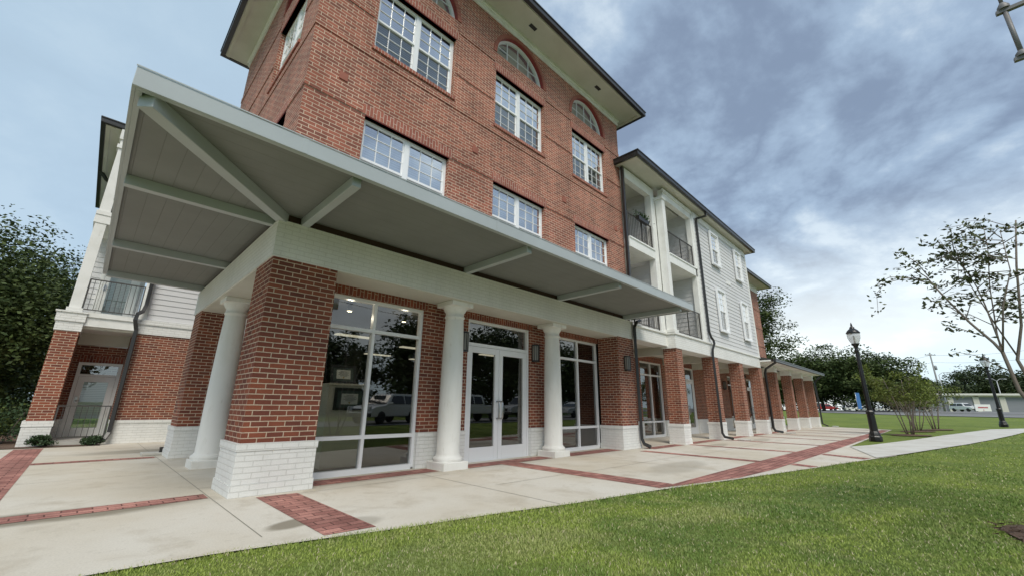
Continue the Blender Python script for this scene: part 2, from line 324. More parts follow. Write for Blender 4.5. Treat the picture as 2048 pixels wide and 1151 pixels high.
def wall(mb, fn, us, ue, z0, z1, th, holes=(), mi=0):
    U = sorted({us, ue, *[h[0] for h in holes], *[h[1] for h in holes]}); Zs = sorted({z0, z1, *[h[2] for h in holes], *[h[3] for h in holes]})
    U = [x for x in U if us <= x <= ue]; Zs = [x for x in Zs if z0 <= x <= z1]
    solid = lambda i, j: 0 <= i < len(U)-1 and 0 <= j < len(Zs)-1 and not any(h[0] <= (U[i]+U[i+1])/2 <= h[1] and h[2] <= (Zs[j]+Zs[j+1])/2 <= h[3] for h in holes)
    for i in range(len(U)-1):
        for j in range(len(Zs)-1):
            if not solid(i, j): continue
            a, b, c, d = U[i], U[i+1], Zs[j], Zs[j+1]
            mb.add([fn(a, 0, c), fn(b, 0, c), fn(b, 0, d), fn(a, 0, d)], [(0, 1, 2, 3)], mi)
            mb.add([fn(a, th, c), fn(b, th, c), fn(b, th, d), fn(a, th, d)], [(3, 2, 1, 0)], mi)
            if not solid(i-1, j): mb.add([fn(a, 0, c), fn(a, th, c), fn(a, th, d), fn(a, 0, d)], [(0, 1, 2, 3)], mi)
            if not solid(i+1, j): mb.add([fn(b, 0, c), fn(b, th, c), fn(b, th, d), fn(b, 0, d)], [(3, 2, 1, 0)], mi)
            if not solid(i, j-1): mb.add([fn(a, 0, c), fn(b, 0, c), fn(b, th, c), fn(a, th, c)], [(3, 2, 1, 0)], mi)
            if not solid(i, j+1): mb.add([fn(a, 0, d), fn(b, 0, d), fn(b, th, d), fn(a, th, d)], [(0, 1, 2, 3)], mi)
def bx(mb, fn, u0, u1, d0, d1, z0, z1, mi=0):
    a = fn(u0, d0, z0); b = fn(u1, d1, z1); mb.box(a[0], b[0], a[1], b[1], a[2], b[2], mi)
def pane(fn, u0, u1, d, z0, z1, m, parent, name='pane'):
    mb = MB(); mb.add([fn(u0, d, z0), fn(u1, d, z0), fn(u1, d, z1), fn(u0, d, z1)], [(0, 1, 2, 3)])
    return mb.build(name, m, parent, recalc=False)
# ------------------------------------------------------------------ ground
def smst(t): t = max(0., min(1., t)); return t*t*(3-2*t)
def H(x, y):
    rr = math.hypot(x+1.46, y+6.24); m = max(smst(-(y+3.9)/3.5), smst((x-34.5)/6))
    return float(np.interp(rr, [0, 22, 30, 39, 60, 100, 136, 150, 2000], [0, 0, .07, .2, .5, .98, 1.03, .7, .7]))*m
EDGE = [(-14, -1.3), (-8, -1.6), (-3.5, -1.9), (-1.15, -2.04), (-.51, -2.12), (.14, -2.27), (.85, -2.46), (1.95, -2.68), (2.9, -2.93), (4.5, -3.24), (6.26, -3.66), (8.94, -4.26), (11.86, -4.88), (13.42, -5.24), (18.24, -6.23), (24, -7.45), (31.68, -8.96)]
def ground_sheet():
    xs = np.unique(np.concatenate([np.array([-1500, -600, -300, -150, -80, -50]), np.arange(-40, -8, 4.), np.arange(-8, 60, 1.), np.arange(60, 130, 4.), np.array([130, 160, 220, 350, 600, 1500])]))
    ys = np.unique(np.concatenate([np.array([-1500, -600, -300, -150, -80]), np.arange(-60, -22, 4.), np.arange(-22, 14, 1.), np.arange(14, 70, 4.), np.array([70, 120, 250, 600, 1500])]))
    vs = [(x, y, H(x, y)-.014) for y in ys for x in xs]; n = len(xs)
    fs = [(j*n+i, j*n+i+1, (j+1)*n+i+1, (j+1)*n+i) for j in range(len(ys)-1) for i in range(n-1)]
    mb = MB(); mb.add(vs, fs, 0, True); o = mb.build('ground', LW_, uv=False, recalc=False); struct(o)
ground_sheet()
def slab(mb, poly, z, mi=0, t=.0):
    mb.add([(x, y, z) for x, y in poly], [tuple(range(len(poly)))], mi)
pl = MB()
front = [(x, y) for x, y in EDGE if -8 <= x < 15]
slab(pl, front+[(15.7, -4.0), (24.5, -3.96), (32.6, -3.98), (34.2, -1.2), (34.4, 1.8), (34.4, 1.9), (9.9, 1.9), (9.9, .4), (.3, .4), (.3, 5.5), (.6, 9.98), (-.9, 9.98), (-.9, 9.55), (-8, 9.25)], 0.0)
for p in ([(.3, .4), (9.9, .4), (9.9, .76), (.3, .76)],): slab(pl, p, 0.0)
slab(pl, [(.3, .76), (.9, .76), (.9, 5.5), (.3, 5.5)], 0.0)
struct(pl.build('plaza_pavement', CN, uv=False))
jt = MB()
def strip(p, q, w, z=.003, mb=jt):
    p = Vector(p); q = Vector(q); d = (q-p).normalized(); n = Vector((-d.y, d.x))*w/2
    mb.add([(*(p-n), z), (*(q-n), z), (*(q+n), z), (*(p+n), z)], [(0, 1, 2, 3)])
for p, q in (((-8, 2.9), (-2.36, 2.9)), ((-1.88, 2.9), (-.2, 2.9)), ((-.14, -1.9), (-.14, 5.95)), ((-8, 6.9), (-2.36, 6.9)), ((-1.88, 7.6), (-.2, 7.6)), ((-.14, 1.0), (.3, 1.0)), ((-.14, 5.95), (-.14, 9.9)),
             ((.70, -.21), (3.1, -.21)), ((1.1, .1), (9.0, .06)), ((2.75, .06), (2.75, -2.85)), ((5.06, -1.6), (9.1, -1.62)), ((9.3, -1.8), (12.0, -1.8)), ((12.4, -1.8), (15.2, -1.8)), ((15.6, -1.8), (18.6, -1.8)),
             ((19.1, -1.8), (21.2, -1.8)), ((7.05, 0.), (7.05, -3.18)), ((3.0, -1.45), (4.55, -1.5)), ((10.6, -3.7), (10.6, -4.5))): strip(p, q, .009)
struct(jt.build('pavement_joints', JT, uv=False, recalc=False))
def pavers():
    pv = MB()
    def q(a, z=.004): pv.add([(x, y, z) for x, y in a], [tuple(range(len(a)))])
    q([(.26, -2.22), (.72, -2.27), (.72, -.17), (.26, -.13)])                         # below the corner pier
    q([(-1.885, .12), (-.16, .20), (-.16, .52), (-1.885, .46)])
    q([(-8, .03), (-2.365, .11), (-2.365, .45), (-8, .37)])
    q([(-2.36, -1.85), (-1.89, -1.92), (-1.89, 9.32), (-2.36, 9.3)])
    q([(-1.885, 5.42), (-.17, 5.42), (-.17, 5.72), (-1.885, 5.72)])
    q([(1.06, .16), (3.16, .16), (3.16, .56), (1.06, .56)]); q([(3.78, .10), (6.2, .10), (6.2, .50), (3.78, .50)]); q([(6.82, .06), (9.0, .02), (9.0, .5), (6.82, .5)])
    q([(4.60, .095), (5.06, .095), (5.06, -3.16), (4.60, -3.16)])
    q([(4.56, -3.165), (4.6, -3.165), (9, -3.2), (17, -3.33), (24, -3.5), (31.9, -3.55), (31.4, -3.93), (24, -3.9), (15.5, -3.88), (11, -3.83), (8, -3.78), (6.5, -3.66), (5.2, -3.34)])
    for x in (9.2, 12.25, 15.45, 18.7, 21.4, 24.2, 27.2, 30.2):
        q([(x-.15, -3.19-(x-9)*.0165), (x+.15, -3.19-(x-9)*.0165), (x+.2, -.42), (x-.1, -.42)])
    for a, b in ((10.0, 12.0), (12.7, 15.35), (16.05, 18.35), (19.0, 21.2), (21.9, 23.9), (24.6, 27.1)): q([(a, -.41), (b, -.41), (b, -.05), (a, -.05)])
    q([(9.1, -3.82), (9.42, -3.82), (9.25, -4.28), (8.95, -4.2)]); q([(12.05, -3.87), (12.4, -3.87), (12.0, -4.85), (11.6, -4.76)])
    o = pv.build('brick_paving_bands', PV, recalc=False); struct(o)
pavers()
def ribbon(name, A, B, m, dz, seg=1.):
    mb = MB(); pts = []
    for k in range(len(A)-1):
        n = max(1, int((Vector(A[k+1])-Vector(A[k])).length/seg))
        for i in range(n): t = i/n; pts.append((Vector(A[k]).lerp(Vector(A[k+1]), t), Vector(B[k]).lerp(Vector(B[k+1]), t)))
    pts.append((Vector(A[-1]), Vector(B[-1])))
    nn_ = 7; vs = []
    for a, b in pts:
        for j in range(nn_): p = a.lerp(b, j/(nn_-1)); vs.append((p.x, p.y, H(p.x, p.y)+dz))
    fs = [(i*nn_+j, (i+1)*nn_+j, (i+1)*nn_+j+1, i*nn_+j+1) for i in range(len(pts)-1) for j in range(nn_-1)]
    mb.add(vs, fs); return struct(mb.build(name, m, uv=False, recalc=False))
ribbon('footpath', [(12.2, -4.93), (14.2, -5.4), (18.24, -6.23), (24, -7.45), (31.68, -8.96), (36, -11.2), (38.2, -15), (39, -24)],
       [(15.6, -4.02), (17, -4.4), (20.07, -4.96), (26.5, -6.14), (34.2, -8.0), (38.2, -10.4), (40.2, -15), (41, -24)], CN2, .012)
# road beyond the lawn, and the far verge / yard
ribbon('road', [(130, 40), (100, 19), (74, 5.6), (65.5, -3), (61.5, -14), (58, -30), (50, -80)], [(140, 33), (112, 15), (92, 4), (84, -6), (80, -16), (76, -32), (68, -82)], AS, .03, 2.)
ribbon('kerb', [(100, 18.5), (73.8, 5.6), (65.2, -3), (61.2, -14), (57.7, -30)], [(100.3, 18.9), (74.1, 5.9), (65.6, -2.8), (61.6, -13.8), (58.1, -30)], CN2, .10, 2.)
ribbon('yard_pavement', [(140, 33.2), (112, 15.2), (92.2, 4), (84.2, -6), (80.2, -16), (76.2, -32)], [(170, 20), (130, 8), (125, -2), (122, -8), (120, -18), (116, -36)], AS, .05, 3.)
ribbon('street', [(-60, -14.2), (0, -14.2), (48, -14.2)], [(-60, -21), (0, -21), (48, -21)], AS, .02, 2.)
# ------------------------------------------------------------------ the apartment building
B_ = thing('apartment_building', 'long red brick and grey siding apartment building with a grey canopy over its shop', 'building')
ZB, ZF, ZT = .62, 3.09, 3.645
def pier(x0, x1, y0, y1, ztop=ZF, zneck=None, prot=.025):
    a = MB(); a.box(x0+prot, x1-prot, y0+prot, y1-prot, ZB-.01, ztop); o = a.build('pier', BR, B_)
    b = MB(); b.box(x0, x1, y0, y1, .14, ZB-.095); b.box(x0-.012, x1+.012, y0-.012, y1+.012, ZB-.095, ZB); b.box(x0-.012, x1+.012, y0-.012, y1+.012, -.05, .14); b.build('pier_base', WB, o, bevel=.004)
    if zneck:
        c = MB(); c.box(x0+.0, x1-.0, y0+.0, y1-.0, ztop, zneck); c.build('pier_neck', WH, o)
pier(0, .955, 0, .884)
pier(9.05, 9.99, 0, .72)
pier(0, .94, 5.10, 6.0)
# frieze beam (two arms) and its soffit
a = MB(); a.box(0, 9.99, 0, .70, ZF, ZT); a.box(0, .70, .70, 6.0, ZF, ZT); a.build('frieze', WB, B_)
a = MB(); a.box(.06, 9.92, .06, 5.9, ZT, ZT+.14); a.build('canopy_recess', mat('gap shade brown', (.06, .03, .025), .7), B_)  # shade of the brick gap below the deck, put into a dark brown colour
a = MB(); a.box(.03, 9.94, .03, .705, ZF-.012, ZF-.002); a.box(.03, .705, .705, 5.97, ZF-.012, ZF-.002); a.build('frieze_soffit', SO, B_)
def column(cx, cy):
    p = MB(); h0 = .13
    prof = [(.255, h0), (.27, h0+.035), (.262, h0+.07), (.235, h0+.085), (.228, h0+.10), (.213, h0+.13), (.213, .9), (.208, 1.5), (.196, 2.2), (.180, 2.72), (.178, 2.76), (.196, 2.77), (.196, 2.80), (.180, 2.81), (.180, 2.87), (.205, 2.90), (.235, 2.96), (.24, 2.985)]
    p.lathe(prof, cx, cy, 0, 40); o = p.build('column', CO, B_)
    q = MB(); q.box(cx-.27, cx+.27, cy-.27, cy+.27, -.02, h0); q.build('plinth', CO, o, bevel=.012)
    q = MB(); q.box(cx-.26, cx+.26, cy-.26, cy+.26, 2.985, ZF-.012); q.build('capital', CO, o, bevel=.008)
column(3.46, .34); column(6.50, .34); column(.34, 3.33)
# ground floor shopfront
def storefront(fn, u0, u1, zt, mull, door=None, d=.05, gl=GL):
    fw = .055; m = MB(); Zr = (.575, 2.37)
    bx(m, fn, u0, u0+fw, d, d+.10, .03, zt); bx(m, fn, u1-fw, u1, d, d+.10, .03, zt); bx(m, fn, u0+fw, u1-fw, d, d+.10, zt-fw, zt); bx(m, fn, u0+fw, u1-fw, d-.02, d+.11, .0, .085)
    ms = [u0+fw]+[x for x in mull]+[u1-fw]
    for x in mull: bx(m, fn, x-.027, x+.027, d+.003, d+.10, .085, zt-fw)
    ed = [u0+fw]+[y for x in mull for y in (x-.027, x+.027)]+[u1-fw]
    for i in range(0, len(ed), 2):
        for z in Zr: bx(m, fn, ed[i], ed[i+1], d+.006, d+.10, z-.03, z+.03)
    o = m.build('window', FR, B_)
    zz = [.085, Zr[0]-.03, Zr[0]+.03, Zr[1]-.03, Zr[1]+.03, zt-fw]
    for i in range(0, len(ed), 2):
        for j in range(0, 6, 2): pane(fn, ed[i], ed[i+1], d+.055+.0007*random.random(), zz[j], zz[j+1], gl, o)
    return o
def door_leaf(fn, u0, u1, z1, par, d=.05, handle=None, gl=GL):
    m = MB(); s = .115
    bx(m, fn, u0, u0+s, d, d+.06, .02, z1); bx(m, fn, u1-s, u1, d, d+.06, .02, z1); bx(m, fn, u0+s, u1-s, d, d+.06, z1-.13, z1); bx(m, fn, u0+s, u1-s, d, d+.06, .02, .27)
    o = m.build('door', FR, par, bevel=.004); pane(fn, u0+s, u1-s, d+.03, .27, z1-.13, gl, o)
    if handle is not None:
        q = MB(); uh = handle; pts = [fn(uh, d, .84), fn(uh, d-.07, .84), fn(uh, d-.085, .88), fn(uh, d-.085, 1.16), fn(uh, d-.07, 1.20), fn(uh, d, 1.20)]
        q.tube(pts, .018, 8); q.build('handle', mat_steel, o)
    return o
mat_steel = mat('brushed steel', (.5, .5, .5), .3, 1.)
def doorset(fn, u0, u1, zt, zl, double=True, d=.05, gl=GL):
    fw = .06; m = MB()
    bx(m, fn, u0, u0+fw, d-.01, d+.10, 0, zt); bx(m, fn, u1-fw, u1, d-.01, d+.10, 0, zt); bx(m, fn, u0+fw, u1-fw, d-.01, d+.10, zt-fw, zt); bx(m, fn, u0+fw, u1-fw, d-.01, d+.10, zl, zl+.07)
    bx(m, fn, u0+fw, u1-fw, d-.02, d+.12, 0, .018)
    o = m.build('door_frame', FR, B_); pane(fn, u0+fw, u1-fw, d+.05, zl+.07, zt-fw, gl, o)
    if double:
        mi = (u0+u1)/2; door_leaf(fn, u0+fw+.004, mi-.004, zl-.006, o, d, mi-.05, gl); door_leaf(fn, mi+.004, u1-fw-.004, zl-.006, o, d, mi+.05, gl)
    else: door_leaf(fn, u0+fw+.004, u1-fw-.004, zl-.006, o, d, u0+fw+.06, gl)
    return o
def brickwall(fn, u0, u1, z1, holes, th=.25, base=True, name='wall', par=None):
    m = MB(); wall(m, fn, u0, u1, ZB if base else 0, z1, th, holes, 0); o = m.build(name, BR, par or B_)
    if base:
        f2 = lambda u, d, z: fn(u, d-.03, z); f3 = lambda u, d, z: fn(u, d-.04, z); c = u0
        for h in sorted(holes)+[(u1, u1)]:
            if h[0]-c > .02: m = MB(); wall(m, f2, c, h[0], 0, ZB-.09, th); wall(m, f3, c, h[0], ZB-.09, ZB, th); m.build('wall_base', WB, o)
            c = h[1]
    return o
def soldier(fn, u0, u1, z0, z1, prot=.012, m=None, par=None):
    s = MB(); bx(s, fn, u0, u1, -prot, .1, z0, z1); s.build('soldier_course', m or BRS, par or B_, rot=z0)
f0 = FY(.70)
brickwall(f0, .93, 9.06, ZF, [(1.10, 2.99, 0, 2.925), (4.11, 6.07, 0, 2.935), (7.25, 9.06, 0, 2.925)])
soldier(f0, 1.0, 3.06, 2.93, ZF-.013); soldier(f0, 4.02, 6.16, 2.94, ZF-.013); soldier(f0, 7.15, 9.05, 2.93, ZF-.013)
storefront(f0, 1.10, 2.99, 2.925, [1.985]); storefront(f0, 7.25, 9.05, 2.925, [8.11])
doorset(f0, 4.115, 6.065, 2.935, 2.36)
fs_ = FX(.70)
brickwall(fs_, .95, 5.12, ZF, [(1.05, 2.85, 0, 2.925), (3.75, 5.0, 0, 2.925)])
storefront(fs_, 1.05, 2.85, 2.925, [1.95]); storefront(fs_, 3.75, 5.0, 2.925, [4.37]); soldier(fs_, .97, 2.95, 2.93, ZF-.013)
# dark room behind the shop glass
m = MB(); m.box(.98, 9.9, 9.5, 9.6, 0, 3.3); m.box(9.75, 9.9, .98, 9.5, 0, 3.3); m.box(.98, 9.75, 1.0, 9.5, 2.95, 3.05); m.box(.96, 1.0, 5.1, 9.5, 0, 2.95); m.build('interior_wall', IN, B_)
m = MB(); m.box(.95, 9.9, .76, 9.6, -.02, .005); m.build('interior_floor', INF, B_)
for x, y in ((3.5, 5.0), (6.0, 5.9), (6.1, 8.6), (8.2, 8.9), (9.0, 5.4), (8.9, 7.1)):
    m = MB(); m.box(x-.5, x+.5, y-.11, y+.11, 2.915, 2.947); m.build('ceiling_light', LT, B_)
for x, y in ((1.75, 1.35), (3.0, 1.5)):
    m = MB(); m.lathe([(.05, 2.80), (.06, 2.83), (.04, 2.93), (.015, 2.95)], x, y, 0, 12); o = m.build('ceiling_spot', DK, B_, uv=False)
    m = MB(); m.lathe([(.001, 2.785), (.045, 2.79), (.045, 2.799)], x, y, 0, 12); m.build('bulb', LT, o, uv=False)
    pl_ = bpy.data.lights.new('ceiling_spot_light', 'POINT'); pl_.energy = 5; pl_.color = (1, .88, .7); pl_.shadow_soft_size = .05; po = bpy.data.objects.new('ceiling_spot_light', pl_); COL.objects.link(po); po.location = (x, y, 2.72); po.parent = B_
# wall lanterns
def wall_light(fn, u, z, w=.17, h=.42):
    m = MB(); bx(m, fn, u-w/2, u+w/2, -.03, .0, z-h/2, z+h/2)
    pts = [(-w/2, 0), (-w/2, -.06), (-w/3, -.10), (0, -.115), (w/3, -.10), (w/2, -.06), (w/2, 0)]
    for z0, z1 in ((z+h/2-.035, z+h/2), (z-h/2, z-h/2+.035)): m.prism(pts, z0, z1, lambda a, b, c: fn(u+a, b-.03, c))
    for a, b in pts[1:-1]: bx(m, fn, u+a-.006, u+a+.006, b-.036, b-.024, z-h/2, z+h/2)
    o = m.build('wall_light', DK, B_)
    g = MB(); g.prism([(a*.9, b*.9) for a, b in pts], z-h/2+.035, z+h/2-.035, lambda a, b, c: fn(u+a, b-.03, c)); g.build('glass', mat_fr, o)
mat_fr = mat('frosted lamp glass', (.30, .29, .26), .4)
wall_light(f0, 6.22, 2.37); wall_light(f0, 3.96, 2.40); wall_light(FY(.02), 9.44, 2.33)
# ---------------- canopy
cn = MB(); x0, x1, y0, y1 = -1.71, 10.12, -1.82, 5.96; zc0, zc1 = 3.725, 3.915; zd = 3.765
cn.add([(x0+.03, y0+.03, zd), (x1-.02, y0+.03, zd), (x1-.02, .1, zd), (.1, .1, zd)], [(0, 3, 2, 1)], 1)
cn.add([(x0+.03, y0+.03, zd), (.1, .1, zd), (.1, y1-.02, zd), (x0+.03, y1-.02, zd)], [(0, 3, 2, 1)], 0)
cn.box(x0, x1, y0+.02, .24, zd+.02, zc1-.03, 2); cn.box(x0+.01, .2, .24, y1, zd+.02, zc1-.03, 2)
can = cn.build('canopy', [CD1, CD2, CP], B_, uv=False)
m = MB(); th = .028
m.box(x0, x1, y0, y0+th, zc0, zc1); m.box(x0, x0+th, y0+th, y1, zc0, zc1); m.box(x1-th, x1, y0+th, .12, zc0+.0, zc1); m.box(x0+th, .05, y1-th, y1, zc0, zc1)
m.box(x0+th, x1-th, y0+th, y0+.075, zc0, zc0+.012); m.box(x0+th, x0+.075, y0+.075, y1-th, zc0, zc0+.012)
m.build('fascia', CP, can, bevel=.004)
m = MB()
for x in (-.3, 2.6, 5.5, 8.4): m.box(x-.03, x+.03, y0-.003, y0, zc0+.004, zc1-.004)
for y in (1.2, 4.1): m.box(x0-.003, x0, y-.03, y+.03, zc0+.004, zc1-.004)
m.box(x0-.006, x1+.006, y0-.008, y0-.0005, zc1-.0, zc1+.012); m.build('joint_cover', CP, can, uv=False)
def beam(p, q, w=.11, z0=3.635, z1=zd, taper=.0):
    p = Vector(p); q = Vector(q); d = (q-p).normalized(); n = Vector((-d.y, d.x))*w/2; m = MB()
    t = q-d*.0
    c = [(*(p-n), z0), (*(t-n), z0+taper), (*(t+n), z0+taper), (*(p+n), z0), (*(p-n), z1), (*(t-n), z1), (*(t+n), z1), (*(p+n), z1)]
    m.add(c, [(0, 3, 2, 1), (4, 5, 6, 7), (0, 1, 5, 4), (1, 2, 6, 5), (2, 3, 7, 6), (3, 0, 4, 7)]); m.build('beam', CP, can, bevel=.006)
for x in (.36, 3.46, 6.42, 9.55): beam((x, .05), (x, -1.70))
beam((.08, .08), (-1.60, -1.71), .14, 3.62)
for y in (.32, 3.26, 5.72): beam((.05, y), (-1.64, y))
# ---------------- brick tower
TX0, TX1, TY0, TY1, TZ = .045, 10.0, .12, 6.55, 10.78
BRT_S = brickmat('upper soldier course', (.40, .14, .095), (.29, .10, .075), (.62, .50, .41))
mat_rs = BRT_S
ft = FY(TY0); fl = FX(TX0)
wins = [(1.08, 2.94), (4.19, 6.01), (7.31, 9.07)]
ZW = [(4.52, 6.08), (7.63, 9.21)]; AZ = 9.77
holes = [(a, b, c, d) for a, b in wins for c, d in ZW]+[(a, b, AZ, AZ+.93) for a, b in wins]
lw = [(1.0, 2.85)]
lho = [(a, b, c, d) for a, b in lw for c, d in ZW]+[(a, b, AZ, AZ+.82) for a, b in lw]
m = MB(); wall(m, ft, TX0, TX1, 3.9, TZ, .30, holes); wall(m, fl, TY0+.30, TY1, 3.9, TZ, .30, lho)
m.box(TX1-.3, TX1, TY0+.3, TY1, 3.9, TZ); m.box(TX0+.3, TX1-.3, TY1-.3, TY1, 3.9, TZ)
def spandrel(m, fn, a, b, z, hh, th=.30, n=20):
    c = (a+b)/2; rr = (b-a)/2; top = z+hh+.0
    arc = [(c-rr*math.cos(math.pi*i/n), z+(hh-.03)*math.sin(math.pi*i/n)) for i in range(n+1)]
    for i in range(n):
        (u0, w0), (u1, w1) = arc[i], arc[i+1]
        m.add([fn(u0, 0, w0), fn(u1, 0, w1), fn(u1, 0, top), fn(u0, 0, top)], [(0, 1, 2, 3)])
        m.add([fn(u0, 0, w0), fn(u1, 0, w1), fn(u1, th, w1), fn(u0, th, w0)], [(3, 2, 1, 0)], 1)
    return arc
for a, b in wins: spandrel(m, ft, a, b, AZ, .93)
for a, b in lw: spandrel(m, fl, a, b, AZ, .82)
tw = m.build('tower_wall', [BRT, RED], B_, recalc=False)
def archring(fn, a, b, z, hh):
    s = MB(); c = (a+b)/2; rr = (b-a)/2; n = 34; w = .105
    pts = [(math.cos(math.pi*i/n), math.sin(math.pi*i/n)) for i in range(n+1)]
    for i in range(n):
        t0 = math.pi*(i+.06)/n; t1 = math.pi*(i+.94)/n
        P = lambda t, e: (c-(rr+e)*math.cos(t), z+(hh-.03+e)*math.sin(t))
        q = [P(t0, 0), P(t1, 0), P(t1, w), P(t0, w)]
        s.prism(q, -.022, .02, lambda u, v, d: fn(u, d, v))
    s.build('arch_ring', mat_br1, tw)
mat_br1 = mat('plain brick', (.33, .11, .075), .85, build=lambda t, b: t.links.new(mixc(t, tnoise(t, 5., 3), (.24, .08, .055), (.40, .145, .10)), b.inputs['Base Color']))
def dh_window(fn, u0, u1, z0, z1, par, d=.10, units=2, cols=3, screen=True, trim=0., bars=True, bd=.082):
    """double hung window: frame, sashes, bars, blinds"""
    m = MB(); fw = .05; g = MB(); o = None; panes = []
    bx(m, fn, u0, u0+fw, d, d+.09, z0, z1); bx(m, fn, u1-fw, u1, d, d+.09, z0, z1); bx(m, fn, u0+fw, u1-fw, d, d+.09, z1-fw, z1); bx(m, fn, u0+fw, u1-fw, d, d+.09, z0, z0+fw)
    if trim:
        bx(m, fn, u0-trim, u0, d-.045, d+.02, z0-trim, z1+trim); bx(m, fn, u1, u1+trim, d-.045, d+.02, z0-trim, z1+trim)
        bx(m, fn, u0, u1, d-.045, d+.02, z1, z1+trim); bx(m, fn, u0, u1, d-.06, d+.02, z0-trim, z0)
    W_ = (u1-u0-2*fw-(units-1)*.10)/units; zm = (z0+z1)/2
    for k in range(units):
        a = u0+fw+k*(W_+.10); b = a+W_
        if k < units-1: bx(m, fn, b, b+.10, d-.006, d+.09, z0+fw, z1-fw)
        bx(m, fn, a, b, d+.012, d+.08, zm-.022, zm+.022)
        for s_, (c, e) in enumerate(((zm+.022, z1-fw), (z0+fw, zm-.022))):
            dd = d+(.03 if s_ == 0 else .05)
            bx(m, fn, a, a+.028, dd-.01, dd+.02, c, e); bx(m, fn, b-.028, b, dd-.01, dd+.02, c, e)
            if bars:
                for i in range(1, cols): x = a+W_*i/cols; bx(g, fn, x-.0055, x+.0055, dd-.0155, dd-.004, c, e)
                for i in range(1, 3): z = c+(e-c)*i/3; bx(g, fn, a, b, dd-.0145, dd-.003, z-.0055, z+.0055)
            panes.append((a, b, dd, c, e, s_))
    o = m.build('window', FR, par)
    if bars: g.build('glazing_bars', FR, o)
    for a, b, dd, c, e, s_ in panes: pane(fn, a, b, dd, c, e, GS if (s_ and screen) else GU, o)
    q = MB(); bx(q, fn, u0+.02, u1-.02, d+bd, d+bd+.012, z0+.01, z1-.01); q.build('blind', BL, o)
    return o
def arch_window(fn, a, b, z, hh, par, d=.10):
    m = MB(); c = (a+b)/2; rr = (b-a)/2; n = 24; w = .05; h2 = hh-.03
    P = lambda t, e: (c-(rr-e)*math.cos(t), z+(h2-e)*math.sin(t))
    for i in range(n):
        t0, t1 = math.pi*i/n, math.pi*(i+1)/n
        m.prism([P(t0, 0), P(t1, 0), P(t1, w), P(t0, w)], d, d+.09, lambda u, v, dd: fn(u, dd, v))
    bx(m, fn, a+w, b-w, d, d+.09, z, z+.045); o = m.build('window', FR, par)
    g = MB()
    for u in (-.45, 0, .45): bx(g, fn, c+u*rr-.008, c+u*rr+.008, d+.028, d+.041, z+.045, z+(h2-w)*math.sqrt(1-u*u))
    bx(g, fn, a+.12, b-.12, d+.029, d+.042, z+h2*.44, z+h2*.44+.015); g.build('glazing_bars', FR, o)
    q = MB(); pts = [fn(P(math.pi*i/n, w*.5)[0], d+.045, P(math.pi*i/n, w*.5)[1]) for i in range(n+1)]; q.add(pts, [tuple(range(n+1))]); q.build('pane', GA, o, recalc=False)
    q = MB(); bx(q, fn, a+.01, b-.01, d+.09, d+.10, z-.0, z+hh-.01); q.build('room_wall', mat_room, o)
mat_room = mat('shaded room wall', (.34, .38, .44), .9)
for fn, ww, hh in ((ft, wins, .93), (fl, lw, .82)):
    for a, b in ww:
        for c, d in ZW: dh_window(fn, a, b, c, d, tw)
        arch_window(fn, a, b, AZ, hh, tw); archring(fn, a, b, AZ, hh)
        for c, d in ZW:
            q = MB(); bx(q, fn, a, b, -.004, .095, d, d+.02); q.build('lintel', RED, tw)
            soldier(fn, a-.06, b+.06, d+.02, d+.23, .012, BRT_S if 'BRT_S' in globals() else BRS, tw)
            q = MB(); bx(q, fn, a-.04, b+.04, -.035, .10, c-.075, c); q.build('sill', mat_rs, tw, rot=c-.1) if 'mat_rs' in globals() else None
# belt courses: thin proud brick bands with a shadow joint under them
bt = MB()
def belt(fn, us, ue, z, hh, cuts, h=.07):
    segs = [(us, ue)]
    for a, b in cuts:
        ns = []
        for s, e in segs:
            if b <= s or a >= e: ns.append((s, e)); continue
            if a > s: ns.append((s, a))
            if b < e: ns.append((b, e))
        segs = ns
    for s, e in segs: bx(bt, fn, s, e, -.016, .02, z, z+hh)
wc = [(a-.06, b+.06) for a, b in wins]; lc = [(a-.06, b+.06) for a, b in lw]
for z, hh, cut in ((5.05, .135, 1), (6.10, .135, 1), (7.36, .135, 0), (8.27, .135, 1), (9.45, .135, 2)):
    belt(ft, TX0-.016, TX1, z, hh, wc if cut else []); belt(fl, TY0+.021, TY1, z, hh, lc if cut else [])
bt.build('belt_course', BRT, tw)
for u, z in ((.62, 6.62), (3.62, 6.62), (6.85, 6.62), (9.52, 6.62), (9.86, 6.66)):
    q = MB(); bx(q, ft, u-.075, u+.075, -.018, .02, z-.075, z+.075); q.build('vent_cover', mat_br1, tw, bevel=.004)
